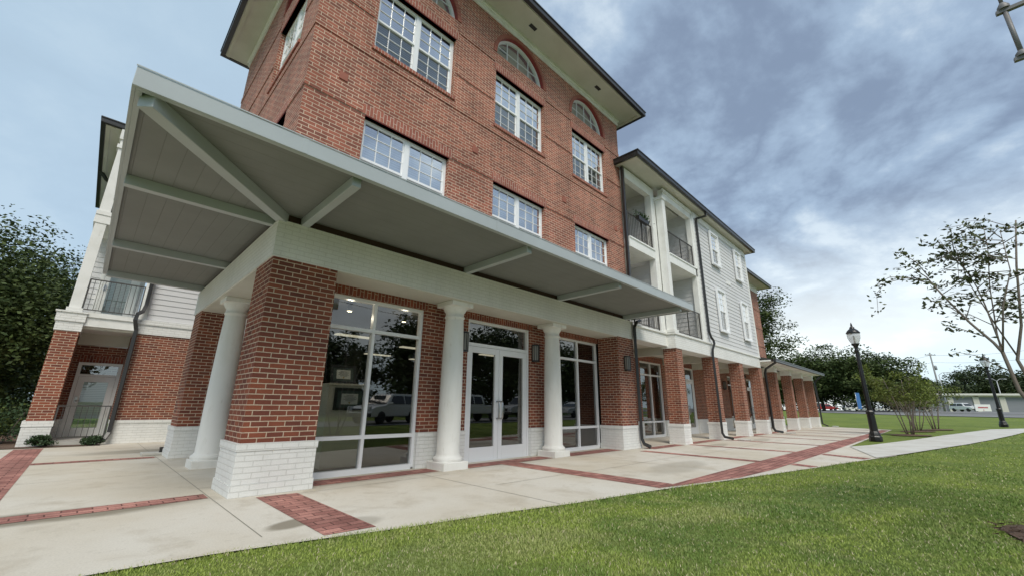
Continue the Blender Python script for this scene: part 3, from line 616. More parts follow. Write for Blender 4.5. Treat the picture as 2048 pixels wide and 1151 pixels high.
# eave of the tower
def eave(x0, x1, y0, y1, zs, wx0, wx1, wy0, wy1, name, par=None, hb=.28, hip=1.0, inner=True):
    m = MB(); m.box(x0, x1, y0, y1, zs, zs+.16, 0)
    o = m.build(name, SO, par or B_)
    g = MB(); w = .11; z0, z1 = zs-.02, zs+.15
    for (a, b, c, d) in ((x0-w, x1+w, y0-w, y0), (x0-w, x1+w, y1, y1+w), (x0-w, x0, y0, y1), (x1, x1+w, y0, y1)):
        g.box(a, b, c, d, z0, z1)
    g.box(x0-w-.02, x1+w+.02, y0-w-.02, y0-w, z1-.035, z1+.01); g.box(x0-w-.02, x0-w, y0-w, y1+w, z1-.035, z1+.01)
    g.build('gutter', DK, o, bevel=.008)
    t = MB(); t.box(x0+.02, x1-.02, y0+.02, y0+.11, zs-.03, zs-.001); t.box(x0+.02, x0+.11, y0+.11, y1-.02, zs-.03, zs-.001); t.box(x1-.11, x1-.02, y0+.11, y1-.02, zs-.03, zs-.001); t.build('fascia_board', SO, o)
    if hb:
        h = MB(); h.box(wx0-.035, wx1+.035, wy0-.035, wy1+.035, zs-hb, zs-.001); h.box(wx0-.07, wx1+.07, wy0-.07, wy1+.07, zs-.07, zs-.002); h.build('frieze_board', WH, o)
    rf = MB(); ins = min((y1-y0)/2, (x1-x0)/2)*.98; hz = ins*.42
    a = [(x0-w, y0-w, zs+.162), (x1+w, y0-w, zs+.162), (x1+w, y1+w, zs+.162), (x0-w, y1+w, zs+.162)]
    bb = [(x0+ins, y0+ins, zs+.16+hz), (x1-ins, y0+ins, zs+.16+hz), (x1-ins, y1-ins, zs+.16+hz), (x0+ins, y1-ins, zs+.16+hz)]
    rf.add(a+bb, [(0, 1, 5, 4), (1, 2, 6, 5), (2, 3, 7, 6), (3, 0, 4, 7), (4, 5, 6, 7)]); rf.build('roof', ROOF, o)
    return o
te = eave(-.55, 10.40, -.66, 6.85, 10.98, TX0, TX1, TY0, TY1, 'tower_eave', hb=.22)
for x in (2.2, 5.1, 8.2):
    q = MB(); q.box(x-.12, x+.12, -.36, -.26, 10.966, 10.978); q.build('soffit_vent', DK, te)
# ---------------- grey siding wing with balconies
WX1 = 21.56; WY = -.37; WZS = 9.06
def siding(mb, fn, u0, u1, z0, z1, pitch=.165, lap=.016, mi=0):
    z = z0
    while z < z1-.01:
        e = min(z+pitch, z1)
        mb.add([fn(u0, -lap, z), fn(u1, -lap, z), fn(u1, 0, e), fn(u0, 0, e), fn(u0, .01, z), fn(u1, .01, z)], [(0, 1, 2, 3), (4, 5, 1, 0), (0, 3, 4), (1, 5, 2)], mi); z = e
m = MB(); m.box(14.80, WX1, WY+.03, WY+.3, 3.5, WZS); m.box(WX1-.3, WX1, WY+.3, 8., 3.5, WZS); m.box(10.0, 21.3, 7.7, 8., 3.5, WZS)
wg = m.build('wing_wall', SD, B_, uv=False)
fw_ = FY(WY); m = MB(); siding(m, fw_, 14.9, WX1-.07, 3.56, 8.72); m.build('lap_siding', SD, wg, uv=False, recalc=False)
m = MB(); bx(m, fw_, 14.74, 14.90, -.03, .05, 3.52, 8.74); bx(m, fw_, WX1-.08, WX1+.03, -.035, .05, 3.5, 8.9); bx(m, fw_, 14.90, WX1-.08, -.032, .03, 8.72, WZS-.075); m.build('corner_trim', WH, wg)
for a, b in ((16.46, 17.30), (19.56, 20.38)):
    for c, d in ((7.12, 8.52), (4.22, 5.92)): dh_window(fw_, a, b, c, d, wg, d=-.085, units=1, cols=2, trim=.075, bars=True, bd=.082)
m = MB(); bx(m, fw_, 18.15, 18.33, -.04, 0, 6.55, 6.72); bx(m, fw_, 18.42, 18.60, -.04, 0, 6.55, 6.72); m.build('vent_cover', WH, wg)
# wing frieze over the piers
m = MB(); m.box(12.07, WX1+.02, WY, WY+.5, 3.03, 3.50); m.box(10.0, 12.07, -.09, .4, 3.10, 3.50)
m.build('wing_frieze', WB, B_)
m = MB(); m.box(12.03, WX1+.06, WY-.045, WY+.3, 3.50, 3.56); m.box(10.0, 12.03, -.135, .4, 3.50, 3.56); m.build('water_table', WH, B_)
m = MB(); m.box(10.0, WX1, .4, 8., 3.30, 3.5); m.build('balcony_floor', SO, B_)
m = MB(); m.box(10.0, 34., .1, 1.85, 3.14, 3.2); [m.box(x-.1, x+.1, -.1, 1.8, 2.86, 3.14) for x in (12.35, 15.7, 18.7, 21.5)]; m.build('porch_ceiling', SO, B_)
# slab edge at the third storey
m = MB(); m.box(12.31, 14.76, WY, 1.9, 6.10, 6.40); m.box(12.31, 14.76, WY-.03, WY+.02, 6.40, 6.45); m.box(10.0, 11.75, -.09, 1.9, 6.12, 6.42); m.box(10.0, 11.75, -.12, -.05, 6.42, 6.47); m.build('balcony_slab', WH, B_)
# balcony posts and party walls
m = MB(); m.box(12.07, 12.31, WY, WY+.26, 3.56, 8.62); m.box(11.75, 12.065, -.09, .15, 3.56, 8.62); m.box(12.02, 12.36, WY-.04, -.0, 3.56, 3.66); m.box(12.02, 12.36, WY-.04, -.03, 8.5, 8.62); m.box(14.62, 14.74, WY, WY+.2, 3.56, 8.6); m.build('balcony_post', WH, B_, bevel=.006)
m = MB(); m.box(11.9, 12.25, .15, 1.9, 3.5, WZS); m.box(14.74, 14.8, WY+.2, 1.9, 3.5, WZS); m.box(10.02, 14.8, 1.9, 2.1, 3.5, WZS); m.build('balcony_wall', SD, B_, uv=False)
m = MB(); siding(m, FX(11.9), .16, 1.88, 3.56, 6.1); siding(m, FX(11.9), .16, 1.88, 6.45, 8.6); siding(m, FX(14.74), WY+.22, 1.88, 3.56, 6.08); siding(m, FX(14.74), WY+.22, 1.88, 6.45, 8.6)
siding(m, FY(1.9), 10.02, 11.86, 3.56, 6.1); siding(m, FY(1.9), 12.3, 14.7, 3.56, 6.1); siding(m, FY(1.9), 10.02, 11.86, 6.45, 8.7); siding(m, FY(1.9), 12.3, 14.7, 6.45, 8.7); m.build('lap_siding', SD, B_, uv=False, recalc=False)
m = MB(); m.box(12.25, 14.74, WY+.02, WY+.22, 8.60, 8.98); m.box(10.0, 12.07, -.07, .13, 8.62, 8.98); m.box(12.2, 14.8, WY-.02, WY+.02, 8.84, 8.98); m.build('balcony_beam', WH, B_)
m = MB(); m.box(10.0, 14.74, .14, 1.9, 8.86, 8.96); m.build('balcony_ceiling', SO, B_)
# balcony doors in the rear wall and side wall
def slim_door(fn, u0, u1, z0, z1, par, d=-.03, transom=False, gl=GD):
    m = MB(); bx(m, fn, u0-.08, u0, d, d+.06, z0, z1+.08); bx(m, fn, u1, u1+.08, d, d+.06, z0, z1+.08); bx(m, fn, u0, u1, d, d+.06, z1, z1+.08)
    zt = z1-.32 if transom else z1
    if transom: bx(m, fn, u0, u1, d, d+.06, zt, zt+.06)
    o = m.build('door_frame', WH, par)
    if transom: pane(fn, u0, u1, d+.03, zt+.06, z1, GS, o)
    q = MB(); s = .14; bx(q, fn, u0+.005, u0+s, d+.01, d+.05, z0+.02, zt-.005); bx(q, fn, u1-s, u1-.005, d+.01, d+.05, z0+.02, zt-.005); bx(q, fn, u0+s, u1-s, d+.01, d+.05, zt-.16, zt-.005); bx(q, fn, u0+s, u1-s, d+.01, d+.05, z0+.02, z0+.25)
    l = q.build('door', WH, o, bevel=.004); pane(fn, u0+s, u1-s, d+.025, z0+.25, zt-.16, gl, l)
    b = MB(); bx(b, fn, u0+s, u1-s, d+.034, d+.04, z0+.5, zt-.16); b.build('blind', BL, l)
    h = MB(); bx(h, fn, u0+.04, u0+.10, d-.01, d+.01, z0+.95, z0+1.12); h.tube([fn(u0+.07, d-.01, z0+1.0), fn(u0+.07, d-.06, z0+1.0), fn(u0+.16, d-.06, z0+1.0)], .011, 6); h.build('handle', mat_steel, l)
slim_door(FY(1.9), 12.9, 13.75, 3.56, 5.75, B_, transom=True); slim_door(FY(1.9), 12.9, 13.75, 6.45, 8.45, B_); slim_door(FY(1.9), 10.4, 11.3, 3.56, 5.6, B_); slim_door(FY(1.9), 10.4, 11.3, 6.45, 8.4, B_)
def railing(fn, u0, u1, z0, z1, par=None, sp=.105, post=None, d=.0):
    m = MB(); bx(m, fn, u0, u1, d-.02, d+.02, z1-.03, z1); bx(m, fn, u0, u1, d-.014, d+.014, z0+.07, z0+.095); n = int((u1-u0)/sp)
    for i in range(1, n): u = u0+(u1-u0)*i/n; bx(m, fn, u-.006, u+.006, d-.006, d+.006, z0+.095, z1-.03)
    for u in [u0+.012, u1-.012]+(post or []): bx(m, fn, u-.016, u+.016, d-.016, d+.016, z0-.01, z1-.03)
    m.build('railing', RL, par or B_, uv=False)
for z0, z1 in ((3.56, 4.62), (6.45, 7.36)):
    railing(FY(WY+.06), 12.32, 14.62, z0, z1, post=[13.5]); railing(FY(-.02), 10.06, 11.74, z0+.01, z1+.02, post=[11.0])
we = eave(9.75, 22.0, -.68, 8.3, WZS, 10.02, WX1, WY, 8.0, 'wing_eave', hb=0)
# wing piers
for x in (12.10, 15.42, 18.42, 21.25): pier(x, x+.52, WY, WY+.50, 3.03)
# porch wall
fp = FY(1.80)
ph = [(13.60, 15.48, 0, 2.885), (17.78, 18.78, 0, 2.9), (23.3, 25.0, 0, 2.84), (26.55, 28.25, 0, 2.84)]
brickwall(fp, 10.0, 34.0, 3.14, ph)
for a, b, c, d in ph: soldier(fp, a-.08, b+.08, d+.005, 3.10)
storefront(fp, 13.6, 15.48, 2.885, [14.55]); doorset(fp, 17.78, 18.78, 2.9, 2.33, False); storefront(fp, 23.3, 25., 2.84, [24.15]); doorset(fp, 26.55, 28.25, 2.84, 2.3)
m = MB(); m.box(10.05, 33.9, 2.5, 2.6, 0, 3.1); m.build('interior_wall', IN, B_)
wall_light(fp, 22.6, 2.3); 
for u in (16.6, 25.6):
    m = MB(); bx(m, fp, u-.06, u+.06, -.04, 0, 2.93, 3.05); m.tube([fp(u, -.04, 2.98), fp(u, -.16, 3.0)], .03, 8); m.lathe([(.03, .08), (.10, 0), (.11, -.10), (.03, -.16)], *fp(u, -.2, 2.97)[:2], 2.97, 12); m.build('wall_light', DK, B_)
q = MB(); q.tube([fp(21.3, 0, .38), fp(21.3, -.1, .38)], .05, 10); q.build('pipe_stub', DK, B_)
# low porch
for x in (24.0, 27.19, 30.2, 33.2): pier(x, x+.52, WY, WY+.5, 3.0, 3.27)
m = MB(); m.box(21.7, 34.0, WY+.03, WY+.45, 3.27, 3.34); m.box(21.6, 33.7, -.84, 2.0, 3.34, 3.40); m.build('porch_beam', WH, B_)
m = MB(); m.add([(21.62, -.95, 3.42), (33.75, -.95, 3.42), (33.75, 2.6, 4.45), (21.62, 2.6, 4.45), (21.62, 2.6, 3.40), (33.75, 2.6, 3.40), (21.62, -.95, 3.405), (33.75, -.95, 3.405)], [(0, 1, 2, 3), (0, 3, 4, 6), (1, 7, 5, 2), (6, 7, 1, 0)]); rf = m.build('porch_roof', ROOF, B_)
m = MB(); m.box(21.6, 33.76, -1.06, -.951, 3.30, 3.44); m.box(21.6, 33.76, -1.08, -1.06, 3.40, 3.45); m.build('gutter', DK, rf)
# brick block beyond
m = MB(); m.box(21.5, 29.5, 1.22, 8., 3.9, 8.75); ob = m.build('rear_block', BRT, B_)
m = MB(); [m.box(21.5, 29.52, 1.2, 1.3, z, z+.13) for z in (4.95, 6.15, 7.4)]; m.build('belt_course', BRT, ob)
eave(21.6, 30.1, .55, 8.3, 9.05, 21.5, 29.5, 1.22, 8., 'block_eave', hb=.42)
# downspouts
def downspout(pts, rad=.036, name='downspout'):
    m = MB(); m.tube(pts, rad, square=True); m.build(name, DK, B_, bevel=.006)
downspout([(10.25, -.12, 3.70), (10.0, -.10, 3.60), (9.93, -.07, 3.45), (9.93, -.07, .25), (9.95, -.12, .12), (9.98, -.30, .05)], .042)
downspout([(9.93, -.02, 9.0), (9.93, -.02, 3.95)], .045)
downspout([(15.5, -.72, 9.02), (15.5, -.70, 8.9), (15.12, -.45, 8.72), (15.08, -.44, 8.5), (15.08, -.44, 3.95), (15.12, -.47, 3.75), (15.2, -.52, 3.62), (15.2, -.53, 3.5), (15.16, -.46, 3.28), (15.16, -.44, 3.1), (15.18, -.44, .25), (15.2, -.5, .12), (15.4, -.72, .06)], .042)
downspout([(21.75, -1.0, 3.38), (21.85, -.96, 3.28), (21.9, -.5, 3.0), (21.92, -.44, 2.8), (21.92, -.44, .25), (21.95, -.5, .12), (22.2, -.75, .06)], .042)
downspout([(33.65, -1.0, 3.38), (33.8, -.6, 3.1), (33.8, -.44, 2.9), (33.8, -.44, .2), (34.0, -.7, .06)], .042)
for x, y in ((15.75, -.95), (22.6, -.95), (34.8, -.95)):
    m = MB(); m.prism([(-.3, -.12), (.32, -.17), (.32, .17), (-.3, .12)], .004, .05, lambda a, b, c: (x+a, y+b, c)); tag(m.build('splash_block', CN2, None, uv=False, bevel=.012), {15.75: 'concrete splash block below the long downspout at the second wing pier', 22.6: 'concrete splash block at the start of the low porch', 34.8: 'concrete splash block at the far end of the low porch'}[x], 'splash block')
# ---------------- left (north) wing
LY = 10.0; LX0 = -.80
def lpier():
    a = MB(); a.box(-2.36, -1.90, LY+.02, LY+1.6, ZB, 2.93); o = a.build('pier', BR, B_)
    b = MB(); b.box(-2.40, -1.88, LY, LY+1.6, -.05, .48); b.box(-2.415, -1.865, LY-.015, LY+1.6, .48, ZB); b.build('pier_base', WB, o)
    c = MB(); c.box(-2.39, -1.87, LY-.0, LY+1.6, 2.93, 3.18); c.box(-2.42, -1.85, LY-.03, LY+1.6, 3.18, 3.42); c.box(-2.45, -1.83, LY-.06, LY+1.6, 3.42, 3.46); c.build('pier_cap', WB, o)
lpier()
m = MB(); m.box(-.80, 6., LY, LY+.25, ZB, 3.02); m.box(-2.3, -.80, LY+1.55, LY+1.8, ZB, 2.72); m.box(-.80, -.55, LY+.25, LY+1.55, ZB, 3.02); m.box(-2.36, -2.15, LY+1.6, 18., ZB, 3.02); lwall = m.build('left_wing_wall', BR, B_)
m = MB(); m.box(-.83, 6., LY-.03, LY+.2, 0, ZB-.09); m.box(-.84, 6., LY-.045, LY+.2, ZB-.09, ZB); m.build('wall_base', WB, lwall)
m = MB(); m.box(-2.3, -1.72, LY+1.52, LY+1.7, 0, ZB); m.build('wall_base', WB, lwall)
m = MB(); m.box(-2.4, -2.3, LY+1.75, 18., 0, ZB); m.build('wall_base', WB, lwall)
m = MB(); m.box(-.82, 6., LY-.03, LY+.2, 3.02, 3.30); m.box(-.84, 6., LY-.06, LY+.2, 3.30, 3.44); m.build('frieze', WB, lwall)
m = MB(); m.box(-1.87, -.79, LY+.03, LY+.25, 3.10, 3.35); m.box(-1.87, -.79, LY+.25, LY+1.8, 3.05, 3.28); m.box(-1.87, -.845, LY-.01, LY+.25, 3.35, 3.47); m.build('balcony_slab', WH, B_)
m = MB(); m.box(-1.9, -.79, LY+1.35, LY+1.52, 2.72, 3.05); m.build('porch_beam', SO, B_)
flw = FY(LY+1.55)
soldier(flw, -1.80, -.80, 2.22, 2.44, .015)
slim_door(flw, -1.68, -.88, .12, 2.14, B_, d=-.06, transom=True)
m = MB(); m.box(-1.9, -.8, LY+.05, LY+1.55, -.02, .12); m.build('porch_step', CN2, B_)
m = MB(); m.box(-.78, 6., LY+.05, LY+.3, 3.44, 9.1); m.box(-2.3, -.78, LY+1.6, LY+1.8, 3.44, 9.1); m.box(-2.3, -2.1, LY+1.8, 18., 3.02, 9.1); m.build('upper_wall', SD, lwall, uv=False)
m = MB(); siding(m, FY(LY+.05), -.62, 5.9, 3.46, 9.0); siding(m, FY(LY+1.6), -2.28, -.8, 3.46, 9.0); m.build('lap_siding', SD, lwall, uv=False, recalc=False)
m = MB(); m.box(-.80, -.62, LY+.0, LY+.1, 3.44, 9.0); m.build('corner_trim', WH, lwall)
slim_door(FY(LY+1.6), -1.75, -.98, 3.47, 5.5, B_, d=-.05)
m = MB(); m.box(-2.24, -2.0, LY+.02, LY+.26, 3.46, 6.3); m.box(-2.28, -1.96, LY-.02, LY+.3, 3.46, 3.56); m.box(-2.28, -1.96, LY-.02, LY+.3, 6.3, 6.42); m.box(-2.24, -2.0, LY+.02, LY+.26, 6.42, 9.1); m.box(-2.28, -1.96, LY-.02, LY+.3, 8.5, 8.62); m.build('balcony_post', WH, B_)
m = MB(); m.box(-2.28, -.8, LY+.0, LY+1.6, 6.05, 6.32); m.box(-2.28, 6., LY-.02, LY+.28, 8.8, 9.12); m.build('balcony_slab', WH, B_)
railing(FY(LY+.05), -1.99, -.80, 3.47, 4.42); railing(FX(-2.12), LY+.3, LY+1.6, 3.47, 4.42); railing(FY(LY+.02), -1.88, -.86, .12, 1.0); railing(FY(LY+.05), -1.99, -.80, 6.33, 7.3)
eave(-2.66, 6.5, LY+.15, 18.1, 9.2, -2.3, 6., LY+.2, 18., 'left_wing_eave', hb=0)
downspout([(-.70, LY-.08, 9.0), (-.70, LY-.08, 4.0), (-.70, LY-.09, 3.86), (-.74, LY-.14, 3.66), (-.84, LY-.2, 3.56), (-.86, LY-.2, 3.38), (-.78, LY-.14, 3.1), (-.78, LY-.12, .3), (-.85, LY-.2, .12), (-1.1, LY-.35, .06)], .045)
downspout([(-2.68, LY+4.0, 9.2), (-2.5, LY+4.0, 8.95), (-2.28, LY+4., 8.8), (-2.2, LY+4., 8.6), (-2.2, LY+4., 3.)], .045)
# planting bed along the left wing
m = MB(); m.add([(x, y, .012) for x, y in [(-8, 9.25), (-.9, 9.53), (-.9, 10.0), (-2.0, 10.05), (-2.45, 11.5), (-2.45, 18), (-8, 18)]], [tuple(range(7))]); struct(m.build('planting_bed', MU, uv=False, recalc=False))
# drain outlet by the second left pier
m = MB(); m.prism([(-.16, -.3), (.16, -.3), (.12, .3), (-.12, .3)], .004, .06, lambda a, b, c: (-.02+b*.6-.15, 6.0+a+.12, c)); tag(m.build('splash_block', CN2, None, uv=False, bevel=.01), 'concrete splash block beside the second pier of the left front', 'splash block')
m = MB(); m.box(-.06, .02, 6.0, 6.10, .02, .16); m.build('downspout_foot', DK, B_)
# ------------------------------------------------------------------ things inside the shop window
wd = mat('cream laminate', (.72, .66, .52), .6); fb = mat('black picture frame', (.012, .012, .012), .35); mt = mat('grey green mat board', (.06, .085, .08), .8); pp = mat('certificate paper', (.62, .63, .58), .8); ink = mat('grey print', (.22, .22, .22), .8); gold = mat('gold seal', (.45, .33, .12), .5)
m = MB(); m.box(1.66, 2.40, 1.62, 2.10, 0.01, 1.44); m.box(1.63, 2.43, 1.59, 2.13, 1.44, 1.475); tag(m.build('display_pedestal', wd, None, uv=False, bevel=.006), 'cream display pedestal just inside the left shop window', 'pedestal')
def cert(name, label, x, y, z, w, h, tilt=0.):
    o = thing(name, label, 'picture', (x, y, z))
    a = MB(); a.box(-w/2, w/2, 0, .025, 0, .05); a.box(-w/2, w/2, 0, .025, h-.05, h); a.box(-w/2, -w/2+.05, 0, .025, .05, h-.05); a.box(w/2-.05, w/2, 0, .025, .05, h-.05); a.build('frame', fb, o, uv=False)
    a = MB(); a.box(-w/2+.05, w/2-.05, .012, .02, .05, h-.05); a.build('mat_board', mt, o, uv=False)
    a = MB(); a.box(-w*.27, w*.27, .006, .012, h*.26, h*.74); p = a.build('certificate', pp, o, uv=False)
    a = MB(); [a.box(-w*k, w*k, .003, .006, h*zc-.004, h*zc+.004) for k, zc in ((.12, .66), (.2, .60), (.16, .54), (.2, .48), (.14, .42))]; a.build('print', ink, p, uv=False)
    a = MB(); a.lathe([(.016, 0), (.016, .003)], 0, 0, 0, 12); q = a.build('seal', gold, p, uv=False); q.rotation_euler = (R(90), 0, 0); q.location = (0, .005, h*.33)
    o.rotation_euler = (tilt, 0, 0)
cert('framed_certificate', 'framed certificate in a black frame hung on the pedestal front', 2.06, 1.585, 1.0, .58, .40)
cert('framed_certificate', 'framed certificate leaning back on top of the pedestal', 1.98, 1.76, 1.48, .50, .36, R(-12))
m = MB(); [m.tube([(2.32+dx, 1.80+dy, 1.478), (2.32, 1.86, 1.82)], .008, 6) for dx, dy in ((-.12, 0), (.12, 0), (0, .2))]; m.tube([(2.22, 1.79, 1.58), (2.42, 1.79, 1.58)], .008, 6); tag(m.build('tabletop_easel', DK, None, uv=False), 'small black display easel standing on the pedestal', 'easel')
m = MB(); m.box(4.4, 5.9, 2.6, 3.2, .70, .75); [m.box(x, x+.05, y, y+.05, .006, .70) for x in (4.45, 5.8) for y in (2.65, 3.1)]; tag(m.build('office_table', mat('white laminate', (.5, .5, .48), .5), None, uv=False), 'pale table inside behind the double doors', 'table')
for i, (x, y, lb) in enumerate(((8.0, 1.7, 'pale stacking chair facing out of the right shop window'), )):
    o = thing('chair', lb, 'chair', (x, y, .006)); g = mat('pale green plastic', (.35, .42, .33), .5)
    a = MB(); a.box(-.22, .22, -.22, .22, .43, .46); a.build('seat', g, o, uv=False, bevel=.01); a = MB(); a.box(-.2, .2, .2, .23, .5, .85); a.build('backrest', g, o, uv=False, bevel=.01)
    for sx in (-.2, .2):
        for sy in (-.2, .2): a = MB(); a.tube([(sx, sy, 0), (sx*.9, sy*.9, .86 if sy > 0 else .43)], .012, 6); a.build('leg', mat_steel, o, uv=False)
# planter on the upper balcony rail
o = thing('balcony_planter', 'potted trailing plant hung on the upper left balcony railing', 'planter', (10.9, -.10, 7.2))
a = MB(); a.box(-.35, .35, -.10, .02, .02, .16); a.build('pot', DK, o, uv=False)
# ------------------------------------------------------------------ foliage
def leafmesh(name, centers, size, m, parent=None, aspect=.55, flat=.0, cup=False):
    C = np.asarray(centers, float); n = len(C)
    d = rng.normal(size=(n, 3)); d[:, 2] *= (1-flat); d /= np.linalg.norm(d, axis=1)[:, None]
    e = rng.normal(size=(n, 3)); e[:, 2] *= (1-flat); e -= d*(e*d).sum(1)[:, None]; e /= np.linalg.norm(e, axis=1)[:, None]
    s = size*(.6+.8*rng.random(n))[:, None]
    a = d*s*.5; b = e*s*.5*aspect
    V = np.stack([C-a, C-a*.1+b, C+a, C-a*.1-b], 1).reshape(-1, 3)
    me = bpy.data.meshes.new(name); me.vertices.add(4*n); me.vertices.foreach_set('co', V.astype(np.float32).ravel())
    me.loops.add(4*n); me.loops.foreach_set('vertex_index', np.arange(4*n, dtype=np.int32)); me.polygons.add(n); me.polygons.foreach_set('loop_start', np.arange(0, 4*n, 4, dtype=np.int32))
    me.update(); me.materials.append(m)
    o = bpy.data.objects.new(name, me); COL.objects.link(o)
    if parent: o.parent = parent
    return o
def crown_pts(c, rad, nclump, per, cr, rz=1., shell=.45, bottom=-.5):
    P = []
    while len(P) < nclump:
        v = rng.normal(size=3); v /= np.linalg.norm(v); k = (shell+(1-shell)*rng.random())
        if v[2]*k < bottom: continue
        bulge = 1+.18*math.sin(3*math.atan2(v[1], v[0])+c[0])+.12*math.sin(5*v[2]*3+c[1])
        P.append(v*k*bulge)
    P = np.array(P)*np.array([rad, rad, rad*rz])+np.array(c)
    s = cr*(.6+.8*rng.random(nclump))
    g = rng.normal(size=(nclump*per, 3)); g /= np.linalg.norm(g, axis=1)[:, None]; g *= (rng.random(nclump*per)**.45)[:, None]
    Q = P.repeat(per, 0)+g*np.array([1, 1, .62])*s.repeat(per)[:, None]*.95
    return P, Q
def tree(name, label, cat, x, y, h, rad, zc=None, rz=.8, nclump=140, per=70, cr=1.0, leaf=.22, m=None, group=None, trunk=.3, bottom=-.6, z0=None, blobs=None):
    z0 = H(x, y) if z0 is None else z0
    o = thing(name, label, cat, (x, y, z0), 0, group); zc = zc or h-rad*rz
    T = MB(); T.tube([(0, 0, -.1), (.1, .05, zc*.3), (-.1, .1, zc*.6), (.0, 0, zc*.95)], [trunk, trunk*.8, trunk*.65, trunk*.45], 8)
    P, Q = crown_pts((0, 0, zc), rad, nclump, per, cr, rz, bottom=bottom)
    for p in P[::max(1, nclump//22)]:
        b = Vector((0, 0, zc*(.45+.4*random.random()))); e = Vector(p); mid = b.lerp(e, .5)+Vector((0, 0, rad*.08)); T.tube([b, mid, e], [trunk*.35, trunk*.2, trunk*.06], 6)
    T.build('trunk', BKK, o, uv=False); leafmesh('crown', Q, leaf, m or LO, o, flat=.55); return o
# dark oaks behind the left wing
for (x, y, h, rd, lb) in ((-5.2, 17.5, 8.0, 3.1, 'dark live oak just left of the left wing'), (-9.5, 21, 9.2, 4.4, 'tall dark oak filling the left edge of the picture'), (-4.6, 26, 10.2, 4.0, 'oak rising behind the corner of the left wing'), (-13, 29, 12, 5.5, 'farther oak behind the tall left oak'), (-15.5, 16, 8, 4., 'low dense oak at the far left')):
    tree('oak_tree', lb, 'tree', x, y, h, rd, zc=h*.46, rz=1.0, nclump=270, per=200, cr=1.1, leaf=.15, group='oaks beside the left wing', bottom=-.97, z0=0)
for (x, y, sc, lb) in ((-4.6, 21., 1.9, 'dark bush under the oak just left of the left wing'), (-8.2, 18., 2.2, 'wide dark bush under the tall left oak'), (-12., 18.5, 2.4, 'dark bush at the far left under the oaks'), (-6.4, 28, 3.0, 'tall dark thicket bush deep behind the left oaks'), (-11, 27, 3.2, 'broad thicket bush far behind the tall left oak'), (-3.6, 30, 3.0, 'thicket bush far behind the left wing pier')):
    o = thing('bush', lb, 'bush', (x, y, 0), 0, 'bushes under the oaks'); P, Q = crown_pts((0, 0, sc*.75), sc, 110, 70, sc*.4, .9, bottom=-.8); leafmesh('foliage', Q, .15, LO, o); a = MB(); [a.tube([(0, 0, 0), tuple(p)], .02, 5) for p in P[::12]]; a.build('stem', BKK, o, uv=False)
P, Q = crown_pts((0, 0, .45), .8, 60, 60, .35, .6, bottom=-.4)
o = thing('hedge', 'rounded green hedge bush at the far left beyond the pier', 'hedge', (-3.35, 11.6, 0)); leafmesh('foliage', Q, .07, LH, o); a = MB(); [a.tube([(0, 0, 0), (random.uniform(-.4, .4), random.uniform(-.4, .4), .6)], .012, 5) for _ in range(7)]; a.build('stem', BKK, o, uv=False)
for (x, y, sc, lb) in ((-2.75, 11.4, .75, None), (-2.0, 9.78, .22, 'low dark shrub in front of the left wing pier'), (-1.05, 9.72, .18, 'small straggly shrub beside the left wing downspout')):
    if not lb: lb = 'leafy bush tucked against the left wing pier'
    o = thing('shrub', lb, 'shrub', (x, y, 0)); P, Q = crown_pts((0, 0, sc*.7), sc, int(40), 30, sc*.45, .7, bottom=-.7); leafmesh('foliage', Q, .055 if sc < .5 else .07, LS, o)
    a = MB(); [a.tube([(0, 0, 0), tuple(p)], .006, 5) for p in P[::5]]; a.build('stem', BKK, o, uv=False)
# oaks right, seen past the end of the building
tree('oak_tree', 'dark oak rising directly behind the end of the brick wing', 'tree', 42.5, 7.2, 12.4, 4.4, zc=8.2, rz=.95, nclump=380, per=140, cr=1.15, leaf=.21, z0=.2, group='oaks beyond the building')
for (x, y, h, rd, lb) in ((82, 15, 9.6, 6.2, 'broad dark oak left in the far oak group'), (84, 8.0, 10.6, 6.0, 'tallest rounded oak in the far oak group'), (83, 1.2, 9.3, 5.3, 'right hand oak of the far group, behind the power pole'), (90, -2.5, 6.2, 3.4, 'lowest oak at the right end of the far oak group')):
    tree('oak_tree', lb, 'tree', x+8, y+.5, h, rd, zc=h*.52, rz=.85, nclump=260, per=120, cr=1.75, leaf=.38, group='far oaks across the road', bottom=-.95)
def at(px, dist):   # ground point seen in a picture column at a distance along the view axis
    F = Vector((math.sin(yaw), math.cos(yaw))); Rr = Vector((math.cos(yaw), -math.sin(yaw))); return Vector((CX, CY))+F*dist+Rr*(dist*math.cos(pitch)*(px-1025.5)/825.3)
for (px, D_, h, rd, lb) in ((1975, 120, 13.5, 8, 'broad pine topped tree behind the storage building'), (2035, 116, 11., 8, 'brownish spreading tree above the storage roof'), (1900, 112, 7.5, 5, 'low tree between the power pole and the storage building'), (2090, 114, 11, 8, 'rightmost tree above the storage roof'), (1840, 118, 6.8, 6, 'low tree left of the storage building')):
    p = at(px, D_); tree('distant_tree', lb, 'tree', p.x, p.y, h, rd, zc=h*.6, rz=.5, nclump=150, per=60, cr=2.0, leaf=.6, m=LM, group='trees behind the storage building', bottom=-.9)
